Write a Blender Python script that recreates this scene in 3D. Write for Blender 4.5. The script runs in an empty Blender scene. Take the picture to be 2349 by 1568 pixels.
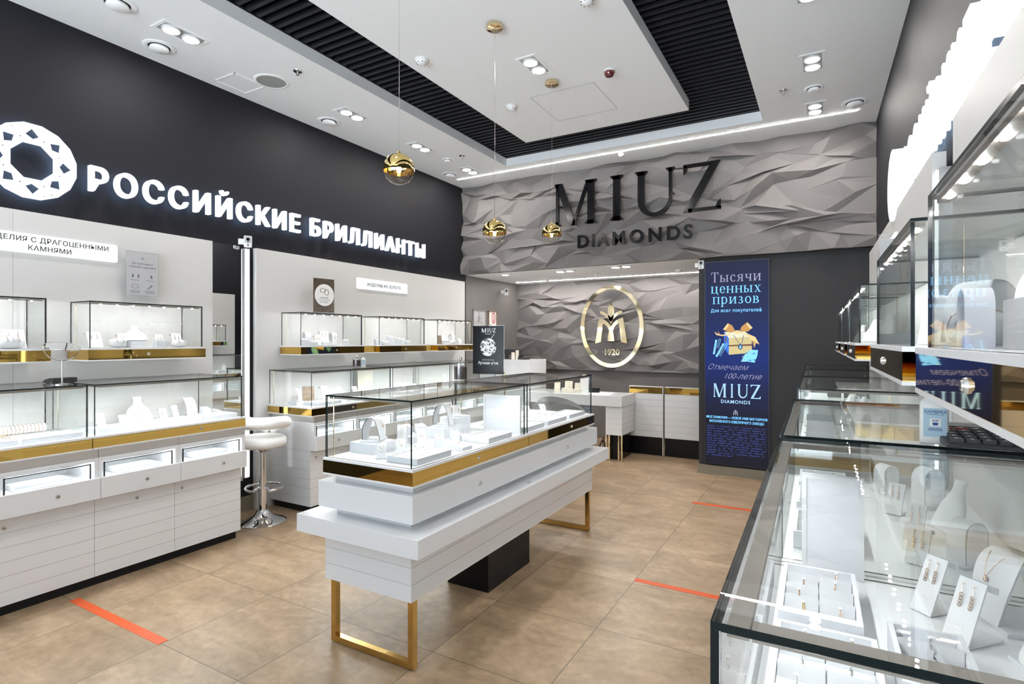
import bpy, bmesh, math, random
from mathutils import Matrix, Vector
S = bpy.context.scene
COL = S.collection
PI = math.pi
rnd = random.Random(7)

# ------------------------------------------------------------------ camera
cam_d = bpy.data.cameras.new('camera')
cam = bpy.data.objects.new('camera', cam_d)
COL.objects.link(cam)
cam.location = (0, 0, 1.4886)
cam.rotation_euler = (PI / 2, 0, 0.5174)
cam_d.sensor_width = 36.0
cam_d.lens = 1272.2 / 2349 * 36
cam_d.shift_y = -0.00175
cam_d.clip_start = 0.02
S.camera = cam

# ------------------------------------------------------------------ light levels and exposure
W = bpy.data.worlds.new('world')
S.world = W
W.use_nodes = True
_n = W.node_tree.nodes
_l = W.node_tree.links
_bg = _n['Background']
_tc = _n.new('ShaderNodeTexCoord')
_sp = _n.new('ShaderNodeSeparateXYZ')
_rp = _n.new('ShaderNodeValToRGB')      # unseen surroundings, brightened below the horizon to throw light on the ceiling
_mp = _n.new('ShaderNodeMapRange')
_mp.inputs[1].default_value = -1
_mp.inputs[2].default_value = 1
_l.new(_tc.outputs['Generated'], _sp.inputs[0])
_l.new(_sp.outputs['Z'], _mp.inputs[0])
_l.new(_mp.outputs[0], _rp.inputs[0])
_rp.color_ramp.elements[0].position = 0.42
_rp.color_ramp.elements[0].color = (0.80, 0.91, 1.0, 1)
_rp.color_ramp.elements[1].position = 0.54
_rp.color_ramp.elements[1].color = (0.20, 0.225, 0.25, 1)
_l.new(_rp.outputs[0], _bg.inputs[0])
_bg.inputs[1].default_value = 4.4
E_SPOT = 88.0      # ceiling downlight lenses
E_LINE = 24.0      # linear strips in the ceiling
E_CASE = 112.0      # strips inside the glass showcases
E_DOT = 360.0       # small lamps inside the wall cases
E_SIGN = 0.42       # illuminated letters
S.view_settings.view_transform = 'Standard'
S.view_settings.look = 'None'
S.view_settings.gamma = 1
S.view_settings.use_curve_mapping = False
S.view_settings.exposure = 1.68
cy = S.cycles
cy.use_denoising = True
cy.max_bounces = 9
cy.diffuse_bounces = 5
cy.glossy_bounces = 6
cy.transmission_bounces = 6
cy.transparent_max_bounces = 48
cy.caustics_reflective = False
cy.caustics_refractive = False
cy.sample_clamp_indirect = 5.0
cy.blur_glossy = 0.3

# ------------------------------------------------------------------ materials
MATS = {}


def nodes_of(name):
    m = bpy.data.materials.new(name)
    m.use_nodes = True
    MATS[name] = m
    nt = m.node_tree
    return m, nt, nt.nodes['Principled BSDF']


def mat(name, col, rough=0.5, metal=0.0, emit=None, estr=0.0, var=0.03, scale=6.0, bump=0.0, coat=0.0, spec=0.5):
    """Principled surface with a faint procedural variation of its colour."""
    m, nt, b = nodes_of(name)
    b.inputs['Roughness'].default_value = rough
    b.inputs['Metallic'].default_value = metal
    b.inputs['Specular IOR Level'].default_value = spec
    if coat:
        b.inputs['Coat Weight'].default_value = coat
        b.inputs['Coat Roughness'].default_value = 0.05
    tc = nt.nodes.new('ShaderNodeTexCoord')
    no = nt.nodes.new('ShaderNodeTexNoise')
    no.inputs['Scale'].default_value = scale
    no.inputs['Detail'].default_value = 3
    nt.links.new(tc.outputs['Object'], no.inputs['Vector'])
    mx = nt.nodes.new('ShaderNodeMix')
    mx.data_type = 'RGBA'
    lo = [c * (1 - var) for c in col] + [1]
    hi = [min(1, c * (1 + var)) for c in col] + [1]
    mx.inputs[6].default_value = lo
    mx.inputs[7].default_value = hi
    nt.links.new(no.outputs['Fac'], mx.inputs[0])
    nt.links.new(mx.outputs[2], b.inputs['Base Color'])
    if bump:
        bp = nt.nodes.new('ShaderNodeBump')
        bp.inputs['Strength'].default_value = bump
        bp.inputs['Distance'].default_value = 0.002
        n2 = nt.nodes.new('ShaderNodeTexNoise')
        n2.inputs['Scale'].default_value = scale * 40
        nt.links.new(tc.outputs['Object'], n2.inputs['Vector'])
        nt.links.new(n2.outputs['Fac'], bp.inputs['Height'])
        nt.links.new(bp.outputs['Normal'], b.inputs['Normal'])
    if emit:
        b.inputs['Emission Color'].default_value = (*emit, 1)
        b.inputs['Emission Strength'].default_value = estr
    return m


def glow(name, col, s):
    m, nt, b = nodes_of(name)
    b.inputs['Base Color'].default_value = (0.02, 0.02, 0.02, 1)
    b.inputs['Roughness'].default_value = 0.6
    b.inputs['Emission Color'].default_value = (*col, 1)
    b.inputs['Emission Strength'].default_value = s
    return m


def glassmat(name, tint=(0.985, 0.995, 0.99), base=0.035):
    m = bpy.data.materials.new(name)
    m.use_nodes = True
    MATS[name] = m
    nt = m.node_tree
    nt.nodes.clear()
    out = nt.nodes.new('ShaderNodeOutputMaterial')
    mix = nt.nodes.new('ShaderNodeMixShader')
    tr = nt.nodes.new('ShaderNodeBsdfTransparent')
    tr.inputs[0].default_value = (*tint, 1)
    gl = nt.nodes.new('ShaderNodeBsdfGlossy')
    gl.inputs['Roughness'].default_value = 0.0
    lw = nt.nodes.new('ShaderNodeLayerWeight')
    pw = nt.nodes.new('ShaderNodeMath')
    pw.operation = 'POWER'
    pw.inputs[1].default_value = 5
    ma = nt.nodes.new('ShaderNodeMath')
    ma.operation = 'MULTIPLY_ADD'
    ma.inputs[1].default_value = 0.8
    ma.inputs[2].default_value = base
    nt.links.new(lw.outputs['Facing'], pw.inputs[0])
    nt.links.new(pw.outputs[0], ma.inputs[0])
    nt.links.new(ma.outputs[0], mix.inputs[0])
    nt.links.new(tr.outputs[0], mix.inputs[1])
    nt.links.new(gl.outputs[0], mix.inputs[2])
    nt.links.new(mix.outputs[0], out.inputs[0])
    return m


mat('white', (0.70, 0.71, 0.725), 0.16, coat=0.3, var=0.01)
mat('white_matte', (0.62, 0.625, 0.63), 0.6, var=0.015)
mat('velvet', (0.70, 0.70, 0.71), 0.75, var=0.02, scale=30, bump=0.1)
mat('leather', (0.62, 0.63, 0.66), 0.5, var=0.02, scale=20, bump=0.15)
mat('upholstery', (0.84, 0.84, 0.83), 0.42, var=0.02, scale=12, bump=0.1)
mat('case_floor', (0.74, 0.74, 0.75), 0.35, var=0.01)
mat('panel_grey', (0.59, 0.582, 0.57), 0.45, var=0.015, scale=3)
mat('dark_wall', (0.015, 0.015, 0.019), 0.6, var=0.08, scale=1.5, spec=0.2)
mat('charcoal', (0.030, 0.030, 0.032), 0.6, var=0.06, scale=2, spec=0.3)
mat('taupe_wall', (0.155, 0.143, 0.138), 0.6, var=0.04, scale=2)
mat('relief', (0.162, 0.150, 0.146), 0.62, var=0.04, scale=3)
mat('ceiling_white', (0.91, 0.925, 0.94), 0.8, var=0.01, scale=1)
mat('slat_black', (0.009, 0.010, 0.014), 0.45, var=0.05, spec=0.3)
mat('void_black', (0.006, 0.006, 0.007), 0.8)
mat('black_gloss', (0.006, 0.006, 0.007), 0.14, spec=0.22)
mat('black_matte', (0.008, 0.008, 0.009), 0.5, spec=0.25)
mat('gold_mirror', (0.70, 0.45, 0.115), 0.025, 1.0, var=0.01)
mat('gold', (0.66, 0.44, 0.15), 0.16, 1.0, var=0.03)
mat('gold_pale', (0.80, 0.66, 0.42), 0.06, 1.0, var=0.02)
mat('chrome', (0.80, 0.80, 0.81), 0.06, 1.0, var=0.01)
mat('steel', (0.60, 0.58, 0.55), 0.3, 1.0, var=0.03)
mat('aluminium', (0.62, 0.60, 0.58), 0.35, 0.9, var=0.03)
mat('profile_tan', (0.29, 0.25, 0.215), 0.5, 0.0, var=0.03)
mat('trim_white', (0.76, 0.75, 0.74), 0.3, var=0.02)
mat('glass_edge', (0.004, 0.010, 0.011), 0.2, spec=0.3)
mat('glass_edge_pale', (0.35, 0.48, 0.44), 0.15, coat=0.3)
mat('grey_plastic', (0.42, 0.43, 0.44), 0.5)
mat('dark_plastic', (0.03, 0.03, 0.033), 0.35)
mat('key_plastic', (0.045, 0.045, 0.05), 0.4)
mat('key_red', (0.25, 0.02, 0.02), 0.4)
mat('white_plastic', (0.75, 0.75, 0.74), 0.35)
mat('speaker_grey', (0.33, 0.34, 0.33), 0.7, bump=0.4)
mat('red_dome', (0.12, 0.008, 0.012), 0.15, coat=0.5)
mat('orange_tape', (0.58, 0.078, 0.008), 0.45, var=0.05)
mat('stone_base', (0.20, 0.175, 0.13), 0.5, var=0.15, scale=8)
mat('mirror_glass', (0.90, 0.91, 0.91), 0.0, 1.0, var=0.0)
mat('rose_gold', (0.80, 0.52, 0.36), 0.12, 1.0, var=0.03)
mat('silver', (0.82, 0.82, 0.84), 0.10, 1.0, var=0.02)
mat('gem', (0.85, 0.87, 0.90), 0.02, 0.0, spec=1.0, coat=1.0)
mat('paper_grey', (0.44, 0.44, 0.45), 0.5)
mat('paper_white', (0.80, 0.79, 0.77), 0.6)
mat('paper_cream', (0.78, 0.72, 0.62), 0.6)
mat('ink', (0.03, 0.03, 0.035), 0.5)
mat('ink_grey', (0.16, 0.16, 0.17), 0.5)
mat('ink_white', (0.85, 0.85, 0.85), 0.5)
mat('ink_blue', (0.01, 0.06, 0.24), 0.5)
mat('label_blue', (0.40, 0.55, 0.65), 0.4)
mat('red_ink', (0.45, 0.05, 0.04), 0.5)
mat('coffee', (0.045, 0.022, 0.022), 0.5, var=0.3, scale=60)
mat('bottle_plastic', (0.80, 0.80, 0.78), 0.25)
mat('fabric_grey', (0.20, 0.20, 0.20), 0.9, var=0.1, scale=40, bump=0.3)
mat('brown_photo', (0.22, 0.16, 0.11), 0.5, var=0.6, scale=35)
mat('cable_black', (0.01, 0.01, 0.01), 0.5)
glassmat('glass')
glassmat('globe_glass', (0.93, 0.93, 0.92), 0.09)
glassmat('glass_tint', (0.95, 0.975, 0.965), 0.04)
glassmat('acrylic', (0.96, 0.965, 0.97), 0.06)
glow('lamp_lens', (1.0, 0.955, 0.90), E_SPOT)
glow('line_light', (1.0, 0.96, 0.92), E_LINE)
glow('case_light', (0.95, 0.985, 1.0), E_CASE)
glow('case_dot', (0.99, 0.99, 1.0), E_DOT)
glow('sign_glow', (0.86, 0.93, 1.0), E_SIGN)
glow('sign_back', (0.46, 0.68, 1.0), 2.4)
glow('line_light_low', (1.0, 0.96, 0.92), 60.0)
glow('window_light', (0.95, 0.985, 1.0), 9.0)
glow('case_light_soft', (0.95, 0.985, 1.0), 34.0)
glow('plaque_glow', (0.93, 0.98, 1.0), 0.42)
glow('strip_glow', (0.90, 0.96, 1.0), 0.9)
glow('bulb_glow', (1.0, 0.62, 0.25), 12.0)


def screen_mat():
    m, nt, b = nodes_of('screen_blue')
    b.inputs['Base Color'].default_value = (0.004, 0.004, 0.006, 1)
    b.inputs['Roughness'].default_value = 0.4
    b.inputs['Specular IOR Level'].default_value = 0.12
    tc = nt.nodes.new('ShaderNodeTexCoord')
    sp = nt.nodes.new('ShaderNodeSeparateXYZ')
    cr = nt.nodes.new('ShaderNodeValToRGB')
    mp = nt.nodes.new('ShaderNodeMapRange')
    mp.inputs[1].default_value = 0.13
    mp.inputs[2].default_value = 2.36
    nt.links.new(tc.outputs['Object'], sp.inputs[0])
    nt.links.new(sp.outputs['Z'], mp.inputs[0])
    nt.links.new(mp.outputs[0], cr.inputs[0])
    e = cr.color_ramp.elements
    e[0].position = 0.0
    e[0].color = (0.010, 0.010, 0.018, 1)
    e[1].position = 1.0
    e[1].color = (0.012, 0.016, 0.045, 1)
    for p, c in ((0.22, (0.010, 0.011, 0.022, 1)), (0.36, (0.010, 0.015, 0.06, 1)), (0.52, (0.006, 0.022, 0.16, 1)), (0.72, (0.009, 0.018, 0.085, 1))):
        q = e.new(p)
        q.color = c
    nt.links.new(cr.outputs[0], b.inputs['Emission Color'])
    b.inputs['Emission Strength'].default_value = 0.36


screen_mat()
glow('pix_blue', (0.16, 0.52, 0.95), 0.5)
glow('pix_pale', (0.38, 0.66, 0.95), 0.36)
glow('pix_lilac', (0.34, 0.33, 0.50), 0.36)
glow('pix_dim', (0.015, 0.035, 0.22), 0.36)
glow('pix_cream', (0.62, 0.52, 0.24), 0.36)
glow('pix_cream_hi', (0.75, 0.75, 0.55), 0.36)
glow('pix_gold', (0.55, 0.28, 0.07), 0.36)
glow('pix_gold_hi', (0.85, 0.62, 0.28), 0.36)
glow('pix_brown', (0.16, 0.05, 0.02), 0.36)
glow('pix_cobalt', (0.01, 0.16, 0.72), 0.36)
glow('pix_cyan', (0.25, 0.62, 0.80), 0.36)
glow('pix_navy', (0.01, 0.05, 0.20), 0.36)


def floor_mat():
    m, nt, b = nodes_of('floor_tile')
    N, L = nt.nodes.new, nt.links.new
    tc = N('ShaderNodeTexCoord')
    sp = N('ShaderNodeSeparateXYZ')
    L(tc.outputs['Object'], sp.inputs[0])

    def math_(op, a, b_=None, c=None):
        n = N('ShaderNodeMath')
        n.operation = op
        for i, v in enumerate((a, b_, c)):
            if v is None:
                continue
            if isinstance(v, (int, float)):
                n.inputs[i].default_value = v
            else:
                L(v, n.inputs[i])
        return n.outputs[0]
    cells, lines = [], []
    for ax, off in (('X', -2.8406), ('Y', 2.1152)):
        s = math_('DIVIDE', math_('SUBTRACT', sp.outputs[ax], off), 0.6)
        cells.append(math_('FLOOR', s))
        fr = math_('SUBTRACT', s, cells[-1])
        lines.append(math_('LESS_THAN', math_('MINIMUM', fr, math_('SUBTRACT', 1.0, fr)), 0.0036))
    grout = math_('MAXIMUM', lines[0], lines[1])
    cb = N('ShaderNodeCombineXYZ')
    L(cells[0], cb.inputs[0])
    L(cells[1], cb.inputs[1])
    wn = N('ShaderNodeTexWhiteNoise')
    L(cb.outputs[0], wn.inputs[0])
    off = N('ShaderNodeVectorMath')
    off.operation = 'MULTIPLY_ADD'
    L(wn.outputs['Color'], off.inputs[0])
    off.inputs[1].default_value = (9, 9, 9)
    L(tc.outputs['Object'], off.inputs[2])
    n1 = N('ShaderNodeTexNoise')
    n1.inputs['Scale'].default_value = 2.6
    n1.inputs['Detail'].default_value = 12
    n1.inputs['Roughness'].default_value = 0.7
    n1.inputs['Distortion'].default_value = 0.6
    mp = N('ShaderNodeMapping')
    mp.inputs['Scale'].default_value = (0.8, 1.6, 1)
    L(off.outputs[0], mp.inputs[0])
    L(mp.outputs[0], n1.inputs['Vector'])
    cr = N('ShaderNodeValToRGB')
    e = cr.color_ramp.elements
    e[0].position, e[0].color = 0.30, (0.200, 0.137, 0.080, 1)
    e[1].position, e[1].color = 0.72, (0.43, 0.31, 0.20, 1)
    q = e.new(0.5)
    q.color = (0.305, 0.213, 0.130, 1)
    L(n1.outputs['Fac'], cr.inputs[0])
    n2 = N('ShaderNodeTexNoise')
    n2.inputs['Scale'].default_value = 22
    n2.inputs['Detail'].default_value = 6
    L(off.outputs[0], n2.inputs['Vector'])
    m1 = N('ShaderNodeMix')
    m1.data_type = 'RGBA'
    m1.blend_type = 'SOFT_LIGHT'
    m1.inputs[0].default_value = 0.5
    L(cr.outputs[0], m1.inputs[6])
    L(n2.outputs['Fac'], m1.inputs[7])
    m0 = N('ShaderNodeMix')
    m0.data_type = 'RGBA'
    m0.inputs[7].default_value = (0.10, 0.078, 0.058, 1)
    L(grout, m0.inputs[0])
    L(m1.outputs[2], m0.inputs[6])
    L(m0.outputs[2], b.inputs['Base Color'])
    rr = math_('MULTIPLY_ADD', n2.outputs['Fac'], 0.2, 0.26)
    L(rr, b.inputs['Roughness'])
    bp = N('ShaderNodeBump')
    bp.inputs['Strength'].default_value = 0.12
    bp.inputs['Distance'].default_value = 0.003
    L(math_('SUBTRACT', n2.outputs['Fac'], grout), bp.inputs['Height'])
    L(bp.outputs['Normal'], b.inputs['Normal'])


floor_mat()

# ------------------------------------------------------------------ mesh helpers


class MB:
    def __init__(s):
        s.v, s.f, s.m = [], [], []

    def add(s, vs, fs, mi=0):
        o = len(s.v)
        s.v += [tuple(v) for v in vs]
        for i, f in enumerate(fs):
            s.f.append([o + k for k in f])
            s.m.append(mi[i] if isinstance(mi, (list, tuple)) else mi)
        return s

    def box(s, x0, x1, y0, y1, z0, z1, mi=0):
        """mi: one index, or six for (-z, +z, -y, +x, +y, -x)"""
        x0, x1 = sorted((x0, x1)); y0, y1 = sorted((y0, y1)); z0, z1 = sorted((z0, z1))
        vs = [(x0, y0, z0), (x1, y0, z0), (x1, y1, z0), (x0, y1, z0), (x0, y0, z1), (x1, y0, z1), (x1, y1, z1), (x0, y1, z1)]
        fs = [(0, 3, 2, 1), (4, 5, 6, 7), (0, 1, 5, 4), (1, 2, 6, 5), (2, 3, 7, 6), (3, 0, 4, 7)]
        return s.add(vs, fs, mi)

    def cyl(s, p0, p1, r0, r1=None, n=16, mi=0, caps=True):
        r1 = r0 if r1 is None else r1
        p0, p1 = Vector(p0), Vector(p1)
        ax = (p1 - p0).normalized()
        a = ax.orthogonal().normalized()
        b = ax.cross(a)
        vs = []
        for p, r in ((p0, r0), (p1, r1)):
            for i in range(n):
                t = 2 * PI * i / n
                vs.append(p + a * (r * math.cos(t)) + b * (r * math.sin(t)))
        fs = [(i, (i + 1) % n, n + (i + 1) % n, n + i) for i in range(n)]
        if caps:
            fs += [tuple(range(n - 1, -1, -1)), tuple(range(n, 2 * n))]
        return s.add(vs, fs, mi)

    def lathe(s, prof, c=(0, 0, 0), n=24, mi=0, axis='Z'):
        """prof: list of (radius, height), closed on the axis where radius is 0"""
        rings, vs, fs = [], [], []
        for r, h in prof:
            if r <= 1e-6:
                rings.append([len(vs)])
                vs.append((0, 0, h))
            else:
                rings.append(list(range(len(vs), len(vs) + n)))
                for i in range(n):
                    t = 2 * PI * i / n
                    vs.append((r * math.cos(t), r * math.sin(t), h))
        for a, b in zip(rings, rings[1:]):
            for i in range(n):
                j = (i + 1) % n
                if len(a) == 1 and len(b) == 1:
                    continue
                if len(a) == 1:
                    fs.append((a[0], b[j], b[i]))
                elif len(b) == 1:
                    fs.append((a[i], a[j], b[0]))
                else:
                    fs.append((a[i], a[j], b[j], b[i]))
        if axis == 'X':
            vs = [(z, x, y) for x, y, z in vs]
        elif axis == 'Y':
            vs = [(y, z, x) for x, y, z in vs]
        vs = [(x + c[0], y + c[1], z + c[2]) for x, y, z in vs]
        return s.add(vs, fs, mi)

    def tube(s, path, r, n=8, closed=False, mi=0):
        P = [Vector(p) for p in path]
        k = len(P)
        vs, fs = [], []
        prev = None
        for i, p in enumerate(P):
            if closed:
                d = (P[(i + 1) % k] - P[i - 1])
            else:
                d = P[min(i + 1, k - 1)] - P[max(i - 1, 0)]
            d.normalize()
            if prev is None:
                a = d.orthogonal().normalized()
            else:
                a = (prev - d * prev.dot(d))
                a = a.normalized() if a.length > 1e-6 else d.orthogonal().normalized()
            prev = a
            b = d.cross(a)
            rr = r[i] if isinstance(r, (list, tuple)) else r
            for j in range(n):
                t = 2 * PI * j / n
                vs.append(p + a * (rr * math.cos(t)) + b * (rr * math.sin(t)))
        for i in range(k if closed else k - 1):
            for j in range(n):
                a0, a1 = i * n + j, i * n + (j + 1) % n
                b0, b1 = ((i + 1) % k) * n + j, ((i + 1) % k) * n + (j + 1) % n
                fs.append((a0, a1, b1, b0))
        if not closed:
            fs += [tuple(range(n - 1, -1, -1)), tuple(range((k - 1) * n, k * n))]
        return s.add(vs, fs, mi)

    def prism(s, poly, z0, z1, fn=None, mi=0):
        """poly in 2D extruded between z0 and z1; fn maps (x, y, z) to the final place"""
        n = len(poly)
        ar = sum(poly[i][0] * poly[(i + 1) % n][1] - poly[(i + 1) % n][0] * poly[i][1] for i in range(n))
        if ar < 0:
            poly = poly[::-1]
        vs = [(x, y, z0) for x, y in poly] + [(x, y, z1) for x, y in poly]
        if fn:
            vs = [fn(*v) for v in vs]
        fs = [tuple(range(n - 1, -1, -1)), tuple(range(n, 2 * n))] + [(i, (i + 1) % n, n + (i + 1) % n, n + i) for i in range(n)]
        return s.add(vs, fs, mi)

    def strip(s, prof, w0, w1, th, fn):
        """a bent strap: profile in 2D (list of points) with thickness th, swept from w0 to w1"""
        P = [Vector((p[0], p[1])) for p in prof]
        out, inn = [], []
        for i, p in enumerate(P):
            d = (P[min(i + 1, len(P) - 1)] - P[max(i - 1, 0)]).normalized()
            nrm = Vector((-d.y, d.x))
            out.append(p + nrm * th / 2)
            inn.append(p - nrm * th / 2)
        k = len(P)
        vs = [fn(q.x, q.y, w) for w in (w0, w1) for q in out + inn]
        fs = []
        m = 2 * k
        for i in range(k - 1):
            fs += [(i, i + 1, m + i + 1, m + i), (k + i + 1, k + i, m + k + i, m + k + i + 1),
                   (i + 1, i, k + i, k + i + 1), (m + i, m + i + 1, m + k + i + 1, m + k + i)]
        fs += [(0, m, m + k, k), (k - 1, 2 * k - 1, m + 2 * k - 1, m + k - 1)]
        return s.add(vs, fs, 0)

    def grid(s, fn, nu, nv, closed_u=False, mi=0):
        vs = [fn(i / nu, j / nv) for j in range(nv + 1) for i in range(nu + (0 if closed_u else 1))]
        w = nu if closed_u else nu + 1
        fs = []
        for j in range(nv):
            for i in range(nu):
                a, b = j * w + i, j * w + (i + 1) % w
                fs.append((a, b, b + w, a + w))
        return s.add(vs, fs, mi)

    def build(s, name, mats, parent=None, smooth=False, bevel=0.0):
        me = bpy.data.meshes.new(name)
        me.from_pydata(s.v, [], s.f)
        if isinstance(mats, str):
            mats = [mats]
        for m in mats:
            me.materials.append(MATS[m])
        me.polygons.foreach_set('material_index', s.m)
        if smooth:
            me.polygons.foreach_set('use_smooth', [True] * len(me.polygons))
            me.set_sharp_from_angle(angle=math.radians(38))
        me.update()
        o = bpy.data.objects.new(name, me)
        COL.objects.link(o)
        if parent is not None:
            o.parent = parent
        if bevel:
            b = o.modifiers.new('edge', 'BEVEL')
            b.width = bevel
            b.segments = 2
            b.limit_method = 'ANGLE'
        return o


def B(*a, **k):
    return MB().box(*a, **k)


def tag(o, label, cat, group=None, kind=None):
    o['label'] = label
    o['category'] = cat
    if group:
        o['group'] = group
    if kind:
        o['kind'] = kind
    return o


def thing(name, label, cat, loc=(0, 0, 0), rz=0.0, group=None):
    o = bpy.data.objects.new(name, None)
    COL.objects.link(o)
    o.empty_display_size = 0.05
    o.location = loc
    o.rotation_euler = (0, 0, rz)
    return tag(o, label, cat, group)


def struct(name, mb, mats, **k):
    o = mb.build(name, mats, **k)
    o['kind'] = 'structure'
    return o


def plane_map(origin, facing, rot=0.0):
    """maps (x to the reader's right, y up, z towards the reader) onto a wall"""
    ox, oy, oz = origin
    if facing == '+x':
        return lambda x, y, z: (ox + z, oy + x, oz + y)
    if facing == '-x':
        c, s_ = math.cos(0.0175), math.sin(0.0175)
        return lambda x, y, z: (ox - z * c + x * s_, oy - x * c - z * s_, oz + y)
    if facing == '-y':
        return lambda x, y, z: (ox + x, oy - z, oz + y)
    return lambda x, y, z: (ox + x, oy + y, oz + z)


def text_mb(body, size, ext, bold=0.0, align='CENTER', space=1.0, fn=None, mb=None, line=1.0, mi=0, sx=1.0, shear=0.0, back=None):
    cu = bpy.data.curves.new('lettering', 'FONT')
    cu.body = body
    cu.size = size
    cu.extrude = ext / 2
    cu.offset = bold
    cu.align_x = align
    cu.space_character = space
    cu.space_line = line
    cu.resolution_u = 3
    cu.shear = shear
    o = bpy.data.objects.new('lettering', cu)
    COL.objects.link(o)
    dg = bpy.context.evaluated_depsgraph_get()
    me = bpy.data.meshes.new_from_object(o.evaluated_get(dg))
    mb = mb or MB()
    vs = [(v.co.x * sx, v.co.y, v.co.z + ext / 2) for v in me.vertices]
    if fn:
        vs = [fn(*v) for v in vs]
    mis = mi if back is None else [back if max(me.vertices[i].co.z for i in p.vertices) < -ext * .49 else mi for p in me.polygons]
    mb.add(vs, [tuple(p.vertices) for p in me.polygons], mis)
    bpy.data.objects.remove(o)
    bpy.data.curves.remove(cu)
    bpy.data.meshes.remove(me)
    return mb


def text_width(body, size, bold=0.0, space=1.0):
    cu = bpy.data.curves.new('w', 'FONT')
    cu.body = body
    cu.size = size
    cu.space_character = space
    o = bpy.data.objects.new('w', cu)
    COL.objects.link(o)
    bpy.context.view_layer.update()
    w = o.dimensions.x
    bpy.data.objects.remove(o)
    bpy.data.curves.remove(cu)
    return w


def outline_mb(splines, ext, fn=None, mb=None, mi=0, back=None):
    """2D outlines with holes, filled and extruded"""
    cu = bpy.data.curves.new('outline', 'CURVE')
    cu.dimensions = '2D'
    cu.fill_mode = 'BOTH'
    cu.extrude = ext / 2
    for sp in splines:
        q = cu.splines.new('POLY')
        q.points.add(len(sp) - 1)
        for i, (x, y) in enumerate(sp):
            q.points[i].co = (x, y, 0, 1)
        q.use_cyclic_u = True
    o = bpy.data.objects.new('outline', cu)
    COL.objects.link(o)
    dg = bpy.context.evaluated_depsgraph_get()
    me = bpy.data.meshes.new_from_object(o.evaluated_get(dg))
    vs = [(v.co.x, v.co.y, v.co.z + ext / 2) for v in me.vertices]
    if fn:
        vs = [fn(*v) for v in vs]
    mb = mb or MB()
    mis = mi if back is None else [back if max(me.vertices[i].co.z for i in p.vertices) < -ext * .49 else mi for p in me.polygons]
    mb.add(vs, [tuple(p.vertices) for p in me.polygons], mis)
    bpy.data.objects.remove(o)
    bpy.data.curves.remove(cu)
    bpy.data.meshes.remove(me)
    return mb


# ------------------------------------------------------------------ the room
XP = -4.3743          # face of the left wall panels
XW = -4.424           # dark left wall
YR = 6.32             # face of the upper relief
ZC = 3.60             # ceiling
TH = 0.0175           # the right wall runs slightly off square
DR = 0.445            # right panel face at y = 0


def rx(y, d=0.0):
    return DR - TH * y - d


struct('floor', B(-5.0, 1.6, -3.0, 8.4, -0.1, 0.0), 'floor_tile')
struct('wall_left', B(XW - 0.12, XW, -3.0, YR + 0.14, 0.0, 3.95), 'dark_wall')
struct('wall_alcove_side', B(XW - 0.12, XW, YR + 0.14, 8.3, 0.0, 2.45), 'taupe_wall')
struct('wall_alcove_back', B(XW, -1.263, 8.03, 8.2, 0.0, 2.45), 'taupe_wall')
struct('wall_back', B(-1.263, 0.9, 6.484, 8.2, 0.0, 2.40), 'charcoal')
q = 0.52
struct('wall_right', MB().prism([(q + TH * 3.0, -3.0), (q + TH * 3.0 + 0.15, -3.0), (q - TH * 8.2 + 0.15, 8.2), (q - TH * 8.2, 8.2)], 0, 3.95), 'dark_wall')
struct('wall_upper_back', B(XW - 0.1, 0.9, YR + 0.13, 6.9, 2.41, 3.95), 'taupe_wall')
struct('ceiling_alcove', B(XW, -1.263, YR + 0.129, 8.03, 2.401, 2.45), 'ceiling_white')
struct('ceiling', MB().box(XW, -3.392, -3.0, YR + 0.14, ZC, ZC + 0.094).box(-0.543, 0.9, -3.0, YR + 0.14, ZC, ZC + 0.094)
       .box(-3.392, -0.543, 5.825, YR + 0.14, ZC, ZC + 0.094).box(-3.392, -0.543, -3.0, -1.2, ZC, ZC + 0.094), 'ceiling_white')
struct('ceiling_void', B(XW, 0.9, -3.0, YR + 0.14, 3.86, 3.95), 'void_black')
struct('ceiling_panel', B(-2.80, -1.105, -1.0, 5.22, ZC - 0.004, 3.692), 'ceiling_white')
gm = MB()
y = -1.18
while y < 5.82:
    gm.box(-3.392, -0.543, y, y + 0.030, 3.695, 3.755)
    y += 0.0765
gm.box(-3.392, -3.38, -1.2, 5.825, 3.695, 3.755).box(-0.555, -0.543, -1.2, 5.825, 3.695, 3.755)
struct('ceiling_grille', gm, 'slat_black')
struct('wall_front', MB().box(XW, 0.9, -3.1, -2.95, 0.0, 0.35).box(XW, 0.9, -3.1, -2.95, 2.9, 3.95).box(XW, XW + 0.5, -3.1, -2.95, 0.35, 2.9)
       .box(0.2, 0.9, -3.1, -2.95, 0.35, 2.9), 'charcoal')  # unseen wall; its low-silled opening is shaped to let the world light in
struct('baseboard_back', B(-1.275, 0.45, 6.462, 6.484, 0.0, 0.098), 'stone_base')
struct('baseboard_left', MB().box(XW, XW + 0.014, 2.62, 3.3, 0.0, 0.13), 'stone_base')


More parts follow.
